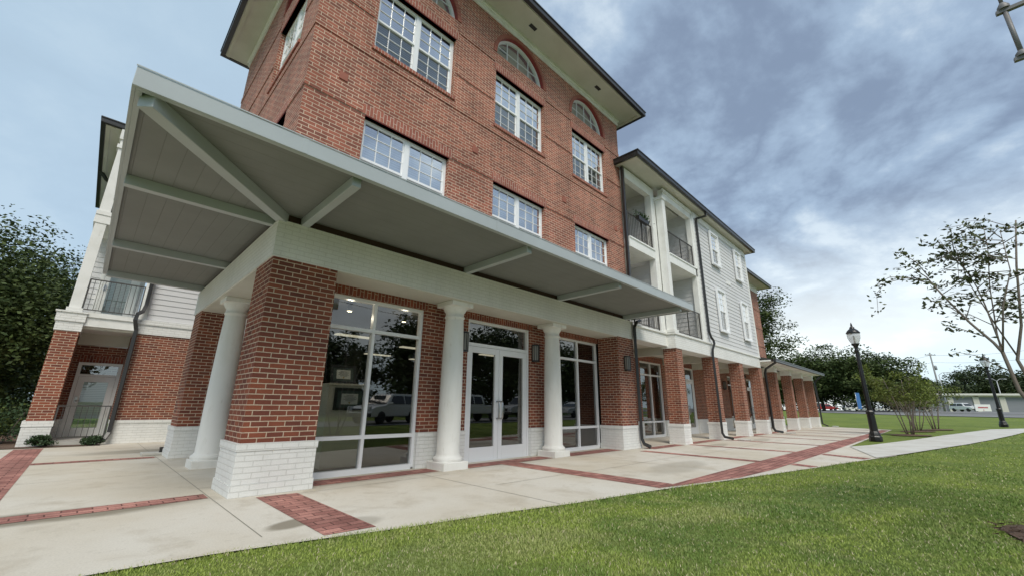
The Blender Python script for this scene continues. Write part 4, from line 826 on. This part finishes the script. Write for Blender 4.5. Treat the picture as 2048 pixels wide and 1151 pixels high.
# young crape myrtles: many thin stems, airy crowns
def myrtle(x, y, h, rd, nst, leaf, per, lb, m=LC, mulch=.8, spread=.35, lean=(0, 0), base=.12, cl=60, thick=.022, low=.45):
    z0 = H(x, y); o = thing('crape_myrtle', lb, 'tree', (x, y, z0), 0, 'young crape myrtles on the lawn')
    T = MB(); tips = []
    for i in range(nst):
        a = 2*math.pi*i/nst+random.uniform(-.3, .3); q = random.uniform(.5, 1.)*spread*rd
        b = Vector((base*math.cos(a), base*math.sin(a), -.03)); k = b+Vector((math.cos(a)*q*.7+lean[0]*.3, math.sin(a)*q*.7+lean[1]*.3, h*.42)); t = k+Vector((math.cos(a)*q+lean[0]*.5, math.sin(a)*q+lean[1]*.5, h*.33))
        T.tube([b, b.lerp(k, .5)+Vector((random.uniform(-.05, .05), random.uniform(-.05, .05), 0)), k, t], [thick*1.2, thick, thick*.8, thick*.45], 6)
        for j in range(7):
            s = k.lerp(t, random.random()) if j > 2 else b.lerp(k, .75+.25*random.random()); d = Vector((random.gauss(0, 1), random.gauss(0, 1), random.uniform(.0, .9))).normalized(); d = (d+Vector((math.cos(a), math.sin(a), 0))*.5).normalized()
            e = s+d*rd*random.uniform(.45, .85); mid = s.lerp(e, .5)+Vector((0, 0, .06*h*.5)); T.tube([s, mid, e], [thick*.35, thick*.25, thick*.12], 5)
            for tt in np.linspace(.3, 1, 6): tips.append(s.lerp(mid, tt*2) if tt < .5 else mid.lerp(e, tt*2-1))
    T.build('trunk', BKC, o, uv=False)
    tips = np.array([tuple(t) for t in tips]); Q = tips.repeat(per, 0)+rng.normal(size=(len(tips)*per, 3))*rd*.085; Q = Q[Q[:, 2] > low*h]
    leafmesh('crown', Q, leaf, m, o, .6)
    q = MB(); nz = 18; q.add([(mulch*(1+.12*math.sin(3*t))*math.cos(t), mulch*(1+.1*math.cos(2*t))*math.sin(t), .03+H(x+mulch*math.cos(t), y+mulch*math.sin(t))-z0-.012) for t in [2*math.pi*i/nz for i in range(nz)]]+[(0, 0, .06)], [(i, (i+1) % nz, nz) for i in range(nz)])
    w = q.build('mulch_ring', MU, None, uv=False, recalc=False); w.location = (x, y, z0); tag(w, 'ring of brown mulch under the '+lb, 'mulch'); return o
myrtle(25.6, -5.05, 3.4, 1.05, 7, .09, 26, 'nearest bushy crape myrtle left of the footpath', spread=.5)
myrtle(30.3, -5.15, 2.9, 1.2, 7, .085, 7, 'sparse crape myrtle just behind the nearest bushy one', spread=.5)
myrtle(32.6, -5.85, 3.1, 1.1, 6, .085, 14, 'farthest crape myrtle of the lawn group', spread=.6)
# big near crape myrtle on the right edge
def near_myrtle():
    x, y = 5.0, -7.35; o = thing('crape_myrtle', 'large airy crape myrtle reaching in from the right edge', 'tree', (x, y, 0)); T = MB(); tips = []
    V3 = lambda a, b, c: Vector((a-x, b-y, c))
    stems = [([V3(4.98, -7.3, 0), V3(5.0, -7.0, .8), V3(5.0, -6.82, 1.3), V3(5.0, -6.79, 1.68), V3(5.0, -6.75, 1.78), V3(5, -6.63, 2.0), V3(5, -6.49, 2.32), V3(4.98, -6.40, 2.55)], .021),
             ([V3(5.04, -6.80, 1.66), V3(5.1, -6.79, 1.97), V3(5.1, -6.78, 2.18), V3(5.1, -6.76, 2.39), V3(5.1, -6.70, 2.68), V3(5.1, -6.62, 2.9)], .009),
             ([V3(4.97, -6.79, 1.68), V3(4.9, -6.88, 2.13), V3(4.9, -7.0, 2.47), V3(4.9, -7.02, 2.9)], .009),
             ([V3(5.04, -6.79, 1.72), V3(5.2, -6.81, 1.9), V3(5.2, -6.86, 2.39), V3(5.2, -6.93, 2.8), V3(5.2, -6.95, 3.05)], .008),
             ([V3(5.1, -7.4, 0), V3(5.25, -7.1, .8), V3(5.3, -6.93, 1.45), V3(5.3, -6.90, 1.62), V3(5.3, -7.0, 1.97), V3(5.3, -7.1, 2.6), V3(5.3, -7.2, 3.1)], .022),
             ([V3(5.3, -6.91, 1.65), V3(5.25, -6.82, 2.0), V3(5.25, -6.72, 2.5), V3(5.2, -6.70, 2.95)], .008),
             ([V3(5.1, -7.45, 0), V3(5.2, -7.7, 1.), V3(5.3, -7.9, 2.), V3(5.4, -8.1, 3.)], .026), ([V3(4.9, -7.45, 0), V3(4.7, -7.6, 1.), V3(4.6, -7.8, 2.), V3(4.6, -8.0, 2.9)], .024)]
    for pts, rd in stems:
        T.tube(pts, list(np.linspace(rd, rd*.3, len(pts))), 7)
        for j in range(13):
            k = random.uniform(.9, len(pts)-1.001); i = int(k); s = pts[i].lerp(pts[i+1], k-i)
            if s.z < 1.95: continue
            d = Vector((random.gauss(0, .8), random.gauss(.15, 1), random.uniform(-.1, .8))).normalized(); ln = random.uniform(.22, .5)
            mid = s+d*ln*.5+Vector((0, 0, .03)); e = s+d*ln+Vector((0, 0, -.04)); T.tube([s, mid, e], [.005, .0035, .0015], 5)
            for t in np.linspace(.35, 1, 12): tips.append(tuple((s.lerp(mid, t*2) if t < .5 else mid.lerp(e, t*2-1))))
    for pts in ([V3(4.98, -6.45, 2.45), V3(5, -6.25, 2.58), V3(5.0, -6.05, 2.56), V3(5., -5.95, 2.45), V3(5, -5.92, 2.2)], [V3(5, -6.35, 2.55), V3(5, -6.1, 2.62), V3(5, -5.97, 2.56)], [V3(4.98, -6.42, 2.55), V3(5, -6.35, 2.75), V3(5, -6.25, 2.88), V3(5, -6.22, 2.9)],
                [V3(5.0, -6.79, 1.5), V3(5., -6.6, 1.66), V3(5., -6.44, 1.72)], [V3(5.0, -6.70, 1.85), V3(5., -6.5, 1.98), V3(5., -6.42, 2.0)], [V3(5.1, -6.75, 2.5), V3(5., -6.62, 2.8), V3(5., -6.58, 2.96)], [V3(5.1, -6.62, 2.9), V3(5.0, -6.8, 3.02), V3(5.0, -6.92, 3.06)], [V3(4.98, -6.4, 2.55), V3(5.0, -6.3, 2.7), V3(5.0, -6.15, 2.72)]):
        T.tube(pts, list(np.linspace(.006, .0015, len(pts))), 5)
        for i in range(len(pts)-1):
            for t in np.linspace(0, 1, 9): tips.append(tuple(pts[i].lerp(pts[i+1], t)))
    T.build('trunk', BKC, o, uv=False)
    P = np.array(tips); Q = P.repeat(2, 0)+rng.normal(size=(len(P)*2, 3))*.03; leafmesh('crown', Q, .05, LF, o, .5, flat=.3)
near_myrtle()
q = MB(); nz = 22; q.add([(5.0+(.86+.07*math.sin(4*t))*math.cos(t), -7.3+(.86+.05*math.cos(5*t))*math.sin(t), .004) for t in [2*math.pi*i/nz for i in range(nz)]]+[(5.0, -7.4, .07)], [(i, (i+1) % nz, nz) for i in range(nz)])
for _ in range(900):
    a_ = random.uniform(0, 6.283); r__ = .92*math.sqrt(random.random())*random.choice((1, 1, 1, 1.07)); cx_, cy_ = 5.0+r__*math.cos(a_), -7.3+r__*math.sin(a_); b_ = random.uniform(0, 6.283); l_ = random.uniform(.015, .05); w_ = random.uniform(.004, .012); z_ = .012+.05*max(0, 1-r__)*random.random()
    dx_, dy_ = math.cos(b_)*l_, math.sin(b_)*l_; q.add([(cx_-dx_-dy_*.2, cy_-dy_+dx_*.2, z_), (cx_+dx_, cy_+dy_, z_+random.uniform(0, .025)), (cx_+dx_-math.sin(b_)*w_, cy_+dy_+math.cos(b_)*w_, z_+.006), (cx_-dx_-math.sin(b_)*w_, cy_-dy_+math.cos(b_)*w_, z_+.004)], [(0, 1, 2, 3)])
tag(q.build('mulch_ring', MU, None, uv=False, recalc=False), 'brown mulch patch at the right edge of the near lawn', 'mulch')
# balcony planter leaves
a = [ob for ob in bpy.data.objects if ob.name.startswith('balcony_planter')][0]
leafmesh('foliage', np.array([0, -.04, .22])+rng.normal(size=(220, 3))*np.array([.24, .05, .07]), .07, LS, a)
# ------------------------------------------------------------------ grass blades
def grass():
    ex = np.array([e[0] for e in EDGE]); ey = np.array([e[1] for e in EDGE])
    pts = []; R0 = 2.2
    bands = [(1.2, 4.5, 6500), (4.5, 6.5, 4700), (6.5, 9, 2500), (9, 13, 1000), (13, 20, 300), (20, 34, 90)]
    for r0, r1, den in bands:
        ar = (R(150)/2)*(r1*r1-r0*r0); n = int(den*ar)
        r = np.sqrt(rng.random(n)*(r1*r1-r0*r0)+r0*r0); a = R(0)+rng.random(n)*R(150)
        x = CX+r*np.sin(a); y = CY+r*np.cos(a); ok = y < np.interp(x, ex, ey)+.03+rng.normal(size=n)*.02
        ok &= ~(((x-5.0)/.86)**2+((y+7.3)/.86)**2 < .95)
        up = (x > 12.5) & (y > np.interp(x, [12.2, 20, 27.5], [-5., -6.6, -8.2])); ok &= ~up & (x < 60)
        pts.append(np.stack([x, y, r], 1)[ok])
    P = np.concatenate(pts); n = len(P)
    hgt = (.012+.017*rng.random(n))*(.7+.6*(np.sin(P[:, 0]*2.1+np.sin(P[:, 1]*3.))*np.cos(P[:, 1]*2.7)*.5+.5)); w = .0014+.00036*P[:, 2]
    edge = np.interp(P[:, 0], ex, ey)-P[:, 1]; hgt *= np.where(edge < .12, 1.35, 1.)
    a = rng.random(n)*2*math.pi; dx = np.cos(a); dy = np.sin(a); l = hgt*(.25+.75*rng.random(n)); b = rng.random(n)*2*math.pi
    lx = np.cos(b)*l; ly = np.sin(b)*l; z = np.array([H(p[0], p[1]) for p in P])-.016
    V = np.zeros((n, 5, 3))
    V[:, 0] = np.stack([P[:, 0]-dx*w, P[:, 1]-dy*w, z], 1); V[:, 1] = np.stack([P[:, 0]+dx*w, P[:, 1]+dy*w, z], 1)
    V[:, 2] = np.stack([P[:, 0]+dx*w*.8+lx*.35, P[:, 1]+dy*w*.8+ly*.35, z+hgt*.6], 1); V[:, 3] = np.stack([P[:, 0]-dx*w*.8+lx*.35, P[:, 1]-dy*w*.8+ly*.35, z+hgt*.6], 1)
    V[:, 4] = np.stack([P[:, 0]+lx, P[:, 1]+ly, z+hgt], 1)
    me = bpy.data.meshes.new('grass'); me.vertices.add(5*n); me.vertices.foreach_set('co', V.astype(np.float32).ravel())
    idx = (np.arange(n)[:, None]*5+np.array([0, 1, 2, 3, 3, 2, 4])).astype(np.int32)
    me.loops.add(7*n); me.loops.foreach_set('vertex_index', idx.ravel()); me.polygons.add(2*n)
    me.polygons.foreach_set('loop_start', (np.arange(n)[:, None]*7+np.array([0, 4])).astype(np.int32).ravel()); me.update(); me.materials.append(BLD)
    o = bpy.data.objects.new('grass', me); COL.objects.link(o); o['kind'] = 'stuff'; tag(o, 'short green lawn grass in front of the plaza', 'grass')
    print('blades', n)
grass()
# ------------------------------------------------------------------ street lamps
gg = bpy.data.materials.new('lamp globe'); gg.use_nodes = True; t = gg.node_tree; t.nodes.clear()
tr = nn(t, 'ShaderNodeBsdfTransparent'); tl = nn(t, 'ShaderNodeBsdfTranslucent'); gl_ = nn(t, 'ShaderNodeBsdfGlossy', Roughness=.12); mx = nn(t, 'ShaderNodeMixShader'); mx.inputs[0].default_value = .45; mx2 = nn(t, 'ShaderNodeMixShader'); mx2.inputs[0].default_value = .12
df = nn(t, 'ShaderNodeBsdfDiffuse'); df.inputs[0].default_value = (.7, .7, .7, 1)
t.links.new(tr.outputs[0], mx.inputs[1]); t.links.new(df.outputs[0], mx.inputs[2]); t.links.new(mx.outputs[0], mx2.inputs[1]); t.links.new(gl_.outputs[0], mx2.inputs[2]); oo = nn(t, 'ShaderNodeOutputMaterial'); t.links.new(mx2.outputs[0], oo.inputs[0])
def lamp(x, y, lb):
    o = thing('street_lamp', lb, 'street lamp', (x, y, H(x, y)), 0, 'street lamps along the footpath')
    a = MB(); a.lathe([(.20, 0), (.20, .16), (.17, .2), (.17, .24), (.15, .3), (.125, .36), (.115, .95), (.13, .97), (.13, 1.05), (.105, 1.10)], n=8, smooth=False); a.build('base', BK, o, uv=False)
    a = MB(); a.lathe([(.085, 1.10), (.075, 1.4), (.06, 3.25), (.055, 3.3), (.075, 3.32), (.075, 3.36), (.055, 3.4), (.07, 3.5), (.12, 3.58), (.13, 3.62)], n=16); a.build('post', BK, o, uv=False)
    a = MB(); a.lathe([(.11, 3.62), (.155, 3.7), (.205, 3.84), (.215, 3.95), (.20, 4.03)], n=24); a.build('globe', gg, o, uv=False, recalc=False)
    a = MB(); a.lathe([(.225, 4.02), (.23, 4.05), (.17, 4.14), (.11, 4.2), (.08, 4.22), (.085, 4.26), (.05, 4.29), (.03, 4.33), (.035, 4.36), (.008, 4.46)], n=24); a.build('cap', BK, o, uv=False)
    a = MB(); a.lathe([(.03, 3.62), (.03, 3.92), (.01, 3.95)], n=10); a.build('bulb', mat_fr, o, uv=False)
lamp(19.55, -4.33, 'nearer black street lamp where the footpath leaves the plaza'); lamp(38.4, -8.8, 'smaller, farther black street lamp beside the footpath')
# ------------------------------------------------------------------ vehicles
tyre = mat('tyre rubber', (.02, .02, .02), .8); rimm = mat('alloy rim', (.45, .45, .46), .35, .8); cg = mat('dark car glass', (.015, .018, .02), .05, spec=.8); hl = mat('clear lamp', (.7, .72, .75), .15); rl = mat('red lamp', (.35, .02, .02), .25); trimm = mat('black plastic', (.03, .03, .03), .6)
paints = {k: mat(k+' car paint', c_, .25, spec=.6) for k, c_ in dict(white=(.75, .75, .74), silver=(.45, .46, .47), red=(.28, .02, .02), grey=(.2, .21, .22), blue=(.08, .14, .25)).items()}
def car(x, y, z, rz, kind, paint, lb, sc=1.):
    o = thing('pickup_truck' if kind == 'pickup' else 'parked_car', lb, 'truck' if kind == 'pickup' else 'car', (x, y, z), rz, 'parked vehicles')
    if kind == 'suv': Lg, W_, body, cab = 4.7, 1.85, [(-2.32, .42), (-2.35, .75), (-2.3, 1.05), (.95, 1.08), (1.9, .98), (2.28, .85), (2.35, .6), (2.3, .4)], [(-2.26, 1.05), (-2.12, 1.68), (-1.9, 1.75), (.1, 1.75), (.35, 1.7), (1.0, 1.07)]
    elif kind == 'pickup': Lg, W_, body, cab = 5.6, 1.95, [(-2.8, .55), (-2.8, 1.12), (-.85, 1.12), (1.3, 1.15), (2.5, 1.05), (2.75, .95), (2.8, .55)], [(-.85, 1.12), (-.78, 1.78), (-.6, 1.84), (.55, 1.84), (.75, 1.78), (1.35, 1.14)]
    else: Lg, W_, body, cab = 4.6, 1.8, [(-2.3, .38), (-2.32, .8), (-2.2, .95), (1.0, .93), (2.0, .82), (2.28, .68), (2.3, .38)], [(-1.75, .95), (-1.1, 1.38), (-.9, 1.42), (.1, 1.42), (.3, 1.38), (1.15, .93)]
    a = MB(); a.prism(body, -W_/2, W_/2, lambda u, v, w: (u, w, v))
    n = len(cab); vs = [(u, s*(W_/2-.04-(.20 if v > 1.25 else 0)), v) for s in (-1, 1) for u, v in cab]
    a.add(vs, [tuple(range(n))[::-1], tuple(range(n, 2*n))]+[(i, (i+1) % n, n+(i+1) % n, n+i) for i in range(n)])
    if kind == 'pickup': a.box(-2.7, -.95, -W_/2+.1, W_/2-.1, 1.0, 1.125)
    b = a.build('body', paints[paint], o, uv=False, bevel=.06)
    top = max(v for u, v in cab); z0 = min(v for u, v in cab)+.05; fr = cab[-1]; 
    def glassq(p): q = MB(); q.prism(p[0], p[1], p[2], p[3]); q.build('window', cg, o, uv=False)
    # side glass (front and rear), windscreen and rear screen
    bx0, bx1 = cab[0][0]+.18, fr[0]-.42
    mid = (bx0+bx1)/2
    for s in (-1, 1):
        for u0, u1, e0, e1 in ((bx0, mid-.05, .12, 0), (mid+.05, bx1+.1, 0, .38)):
            yb = s*(W_/2-.04+.004); yt = s*(W_/2-.24+.03); q = MB()
            vs = [(u0, yb, z0+.03), (u1, yb, z0+.03), (u1-e1, yt, top-.13), (u0+e0, yt, top-.13)]; q.add(vs+[(p[0], p[1]-s*.03, p[2]) for p in vs], [(0, 1, 2, 3), (7, 6, 5, 4), (0, 4, 5, 1), (1, 5, 6, 2), (2, 6, 7, 3), (3, 7, 4, 0)]); q.build('window', cg, o, uv=False)
    for (ua, va), (ub, vb), s in ((cab[-1], cab[-2], 1), (cab[0], cab[1], -1)):
        q = MB(); ww = W_/2-.16; vs = [(ua+s*.012-s*.05*abs(ub-ua), -ww, va+.06), (ua+s*.012-s*.05*abs(ub-ua), ww, va+.06), (ub+s*.03+s*.06*abs(ub-ua), ww-.12, vb-.06), (ub+s*.03+s*.06*abs(ub-ua), -ww+.12, vb-.06)]; q.add(vs+[(p[0]-s*.04, p[1], p[2]) for p in vs], [(0, 1, 2, 3), (7, 6, 5, 4), (0, 4, 5, 1), (1, 5, 6, 2), (2, 6, 7, 3), (3, 7, 4, 0)]); q.build('windscreen' if s > 0 else 'rear_window', cg, o, uv=False)
    wr = .37 if kind != 'sedan' else .32
    for u in (-Lg*.30, Lg*.31):
        for s in (-1, 1):
            q = MB(); q.lathe([(wr*.62, -.11), (wr*.93, -.11), (wr, -.07), (wr, .07), (wr*.93, .11), (wr*.62, .11)], n=24); w = q.build('wheel', tyre, o, uv=False); w.rotation_euler = (R(90), 0, 0); w.location = (u, s*(W_/2-.1), wr)
            q = MB(); q.lathe([(.05, -.09), (wr*.6, -.10), (wr*.62, -.02), (wr*.62, .02), (wr*.6, .10), (.05, .09)], n=20); q.build('rim', rimm, w, uv=False)
    for s in (-1, 1):
        q = MB(); q.box(Lg/2-.10, Lg/2-.0, s*(W_/2-.42), s*(W_/2-.08), .68 if kind == 'sedan' else .78, .82 if kind == 'sedan' else .98); q.build('headlight', hl, o, uv=False)
        q = MB(); q.box(-Lg/2-.01, -Lg/2+.08, s*(W_/2-.25), s*(W_/2-.04), .72, .98); q.build('tail_light', rl, o, uv=False)
        q = MB(); q.box(fr[0]-.35, fr[0]-.2, s*(W_/2-.03), s*(W_/2+.14), z0+.02, z0+.16); q.build('mirror', paints[paint], o, uv=False, bevel=.02)
    q = MB(); q.box(Lg/2-.06, Lg/2+.05, -W_/2+.02, W_/2-.02, .42, .62); q.box(-Lg/2-.06, -Lg/2+.05, -W_/2+.02, W_/2-.02, .42, .60); q.box(Lg/2-.05, Lg/2+.01, -.5, .5, .68, .86); q.build('bumper', trimm if kind != 'sedan' else paints[paint], o, uv=False, bevel=.03)
    return o
# facing street, seen mirrored in the shop glass
car(11.9, -16.6, H(12, -16.6)+.03, R(158), 'suv', 'white', 'white sport utility vehicle mirrored in the left shop window')
car(18.2, -16.4, H(18, -16.4)+.03, R(180), 'pickup', 'white', 'white pickup truck mirrored in the left door leaf')
car(24.3, -16.2, H(24, -16.2)+.03, R(180), 'pickup', 'silver', 'silver pickup truck mirrored in the right door leaf')
car(32.0, -17, H(32, -17)+.03, R(180), 'sedan', 'silver', 'silver saloon car mirrored in the right shop window')
# far vehicles along the road and yard
def onroad(px, dist): p = at(px, dist); return p.x, p.y
FV = [(1931, 90, R(225), 'suv', 'white', 'white sport utility vehicle parked by the storage building'), (1708, 118, R(-60), 'suv', 'white', 'white car left of the blue banner across the road'), (1742, 116, R(-55), 'sedan', 'silver', 'silver car just left of the nearer lamp post across the road'), (1772, 120, R(-50), 'sedan', 'white', 'white car just right of the nearer lamp post across the road'), (1812, 118, R(-50), 'suv', 'silver', 'silver car seen through the crape myrtle stems'), (1868, 104, R(-40), 'pickup', 'white', 'white pickup left of the storage doors'), (1655, 116, R(-50), 'suv', 'red', 'dark red car just past the end of the low porch')]
for px, D_, rz, kd, pt, lb in FV:
    x, y = onroad(px, D_); car(x, y, H(x, y)+.03, rz, kd, pt, lb)
# ------------------------------------------------------------------ storage building across the road
def storage():
    o = thing('storage_building', 'long low storage building with grey roller doors across the road', 'building', (0, 0, 0))
    p0 = at(1862, 99); p1 = at(2125, 92); d = (p1-p0).normalized(); Ln = (p1-p0).length; zg = 1.05; hh = 3.55
    n = Vector((d.y, -d.x)); 
    if n.dot(Vector((CX, CY))-p0) < 0: n = -n
    fn = lambda u, dd, z: (p0.x+d.x*u-n.x*dd, p0.y+d.y*u-n.y*dd, zg+z)
    def bb(mb, u0, u1, d0, d1, z0, z1): mb.add([fn(u0, d0, z0), fn(u1, d0, z0), fn(u1, d1, z0), fn(u0, d1, z0), fn(u0, d0, z1), fn(u1, d0, z1), fn(u1, d1, z1), fn(u0, d1, z1)], [(0, 3, 2, 1), (4, 5, 6, 7), (0, 1, 5, 4), (1, 2, 6, 5), (2, 3, 7, 6), (3, 0, 4, 7)])
    crm = mat('cream block wall', (.56, .54, .49), .8); grd = mat('grey roller door', (.21, .22, .25), .6, build=lambda t, b: bump(t, b, tnoise(t, 12, 1, stretch=(.01, .01, 1)), .6, .03)); rfm = mat('pale metal roof', (.62, .61, .57), .5)
    a = MB(); w = 4.6; dw = 3.55; k = 0; u = -1.05
    while u < Ln: bb(a, u, min(u+w-dw, Ln), 0, .3, -.6, hh); u += w
    bb(a, 0, Ln, 0, .3, hh-.35, hh); bb(a, 0, Ln, .6, 10, -.6, hh); a.build('wall', crm, o, uv=False)
    u = 0.
    while u < Ln: a = MB(); bb(a, u, u+dw, .2, .3, -.6, hh-.35); a.build('roller_door', grd, o, uv=False); u += w
    a = MB(); bb(a, -.6, Ln+.6, -.7, 10.5, hh, hh+.42); a.build('roof', rfm, o, uv=False)
storage()
def utility_pole(px, D_, h, lb, lean=0., tf=True):
    x, y = onroad(px, D_); o = thing('utility_pole', lb, 'utility pole', (x, y, H(x, y)), R(-40), 'utility poles along the road'); w = mat('weathered pole wood', (.27, .27, .26), .85)
    a = MB(); a.tube([(0, 0, -.2), (lean, 0, h)], [.19, .12], 10); a.build('pole', w, o, uv=False)
    a = MB(); a.box(lean-1.2, lean+1.2, -.07, .07, h-.55, h-.42); a.build('crossarm', w, o, uv=False)
    for u in (-1.1, -.4, .4, 1.1): a = MB(); a.lathe([(.03, 0), (.06, .05), (.04, .1), (.06, .15), (.02, .2)], lean+u, 0, h-.42, 8); a.build('insulator', mat_steel, o, uv=False)
    if tf: a = MB(); a.lathe([(.02, 0), (.26, .02), (.26, .8), (.2, .9), (.02, .95)], lean+.45, 0, h-3.6, 14); a.build('transformer', mat('pole transformer grey', (.35, .37, .38), .5), o, uv=False)
    return o
utility_pole(1890, 88, 12.0, 'taller utility pole with transformer near the storage building'); utility_pole(1772, 96, 12.2, 'leaning utility pole behind the bushy crape myrtle', tf=False)
# wires between them
def wire(a, b, sag=.8, r=.02, lb='overhead wire'):
    m = MB(); A = Vector(a); Bv = Vector(b); m.tube([A.lerp(Bv, t)+Vector((0, 0, -sag*4*t*(1-t))) for t in np.linspace(0, 1, 13)], r, 4); return m
p1 = at(1890, 88); p2 = at(1772, 96); p3 = at(2200, 70); p4 = at(1600, 120)
for k, (dz, lb) in enumerate(((11.5, 'upper overhead wire between the utility poles'), (10.0, 'lower overhead wire between the utility poles'))):
    m = MB()
    for A, Bp in ((p2, p1), (p1, p3), (p4, p2)):
        Av = Vector((A.x, A.y, 1+dz)); Bv = Vector((Bp.x, Bp.y, 1+dz)); m.tube([Av.lerp(Bv, t)+Vector((0, 0, -.7*4*t*(1-t))) for t in np.linspace(0, 1, 13)], .022, 4)
    tag(m.build('overhead_wire', trimm, None, uv=False), lb, 'wire')
# twin-arm and single-arm road lights
def arm_light(px, D_, h, arms, lb):
    x, y = onroad(px, D_); o = thing('road_light', lb, 'street light', (x, y, H(x, y)), R(-40)); g = mat('galvanised steel', (.42, .44, .45), .5)
    a = MB(); a.tube([(0, 0, 0), (0, 0, h)], [.12, .07], 8); a.build('pole', g, o, uv=False)
    for s in arms: a = MB(); a.tube([(0, 0, h), (s*.9, 0, h+.5), (s*2.1, 0, h+.55)], .05, 6); a.build('arm', g, o, uv=False); a = MB(); a.box(s*2.0, s*2.7, -.13, .13, h+.45, h+.6); a.build('lamp_head', g, o, uv=False, bevel=.04)
arm_light(2012, 100, 7.4, (-1, 1), 'double arm road light behind the storage roof'); arm_light(1897, 86, 7.2, (1,), 'single arm road light just beside the taller utility pole')
# white banner sign with red lettering lines, blue banner and pale post
def banner():
    x, y = onroad(1968, 84); z = H(x, y); o = thing('road_banner', 'white banner sign with blurred red lettering by the road', 'sign', (x, y, z), R(-45)+R(0))
    a = MB(); a.box(-1.55, 1.55, -.03, .03, .15, 1.45); a.build('panel', paints['white'], o, uv=False)
    a = MB()
    random.seed(3); u = -1.0
    while u < 1.0: wd_ = random.uniform(.12, .2); a.box(u, u+wd_, -.045, -.032, .72, .98); u += wd_+.05
    a.box(-.08, .1, -.045, -.032, .3, .45); a.build('lettering', mat('red vinyl', (.4, .04, .05), .6), o, uv=False)
    for s in (-1.5, 1.5): a = MB(); a.box(s-.03, s+.03, .031, .09, -.1, 1.5); a.build('post', mat_steel, o, uv=False)
banner()
x, y = onroad(1717, 66); o = thing('feather_banner', 'tall blue advertising banner standing beside the road', 'banner', (x, y, H(x, y)), R(-45)); a = MB(); a.tube([(0, 0, 0), (0, 0, 3.0)], .03, 6); a.build('pole', mat_steel, o, uv=False); a = MB(); a.box(.03, .62, -.012, .012, .5, 2.9); a.build('fabric', mat('blue fabric', (.05, .16, .38), .8), o, uv=False)
x, y = onroad(1835, 76); o = thing('road_sign', 'small pale green road sign on a post among the crape myrtles', 'sign', (x-8, y, H(x, y)), R(-45)); a = MB(); a.tube([(0, 0, 0), (0, 0, 2.6)], .04, 6); a.build('post', mat_steel, o, uv=False); a = MB(); a.box(-.45, .45, -.03, -.01, 1.7, 2.6); a.build('panel', mat('pale green sign', (.4, .5, .5), .6), o, uv=False)
# ------------------------------------------------------------------ metal banner bracket at the top right corner
o = thing('pole_bracket', 'grey metal pole bracket with two flat arms at the upper right corner', 'bracket', (4.0, -7.38, 0)); gm = mat('grey painted steel', (.17, .165, .165), .5)
a = MB(); a.tube([(0, .0, 4.26), (0, .0, 4.77)], .018, 12); a.lathe([(.042, 4.25), (.042, 4.28), (.02, 4.31)], n=14); a.build('lower_tube', gm, o, uv=False)
a = MB(); a.tube([(0, .0, 4.80), (0, .0, 5.3)], .014, 12); a.lathe([(.042, 4.80), (.042, 4.83), (.02, 4.87)], n=14); a.build('upper_tube', gm, o, uv=False)
for z in (4.215, 4.765): a = MB(); a.box(-.02, .02, -1.5, .055, z, z+.035); a.build('flat_arm', gm, o, uv=False)
a = MB(); a.tube([(0, -1.5, 0), (0, -1.5, 5.6)], .06, 12); a.build('pole', gm, o, uv=False)
# ------------------------------------------------------------------ street side scenery that the shop glass reflects
for (x, y, h, rd, lb) in ((-6, -27, 10, 5., 'street oak behind the photographer'), (9, -36, 6.5, 4.5, 'low street oak across from the corner pier'), (15, -36, 7, 4.5, 'low street oak across from the double doors'), (24, -30, 12, 5.8, 'tall street oak across from the right shop window'), (35, -30, 11, 5.8, 'street oak opposite the near street lamp'), (47, -31, 10, 5.5, 'street oak opposite the far street lamp')):
    tree('oak_tree', lb, 'tree', x, y, h, rd, zc=h*.46, rz=.95, nclump=230, per=90, cr=1.7, leaf=.4, group='oaks across the street', bottom=-.97)
o = thing('utility_pole', 'utility pole across the street mirrored in the door transom', 'utility pole', (9.5, -22, .1)); w = mat('pole wood', (.2, .18, .16), .9)
a = MB(); a.tube([(0, 0, 0), (0, 0, 10.5)], [.17, .12], 10); a.build('pole', w, o, uv=False); a = MB(); a.box(-1.2, 1.2, -.06, .06, 9.5, 9.63); a.build('crossarm', w, o, uv=False); a = MB(); a.lathe([(.02, 0), (.28, .03), (.28, .9), (.02, 1.)], .5, 0, 7.6, 14); a.build('transformer', mat_steel, o, uv=False)
for dz, lb in ((9.7, 'upper wire along the street'), (8.4, 'lower wire along the street')):
    m = MB(); [m.tube([Vector((x0_, -22, dz)).lerp(Vector((x1_, -22, dz)), t)+Vector((0, 0, -.6*4*t*(1-t))) for t in np.linspace(0, 1, 11)], .02, 4) for x0_, x1_ in ((-30, 9.5), (9.5, 50))]; tag(m.build('overhead_wire', trimm, None, uv=False), lb, 'wire')
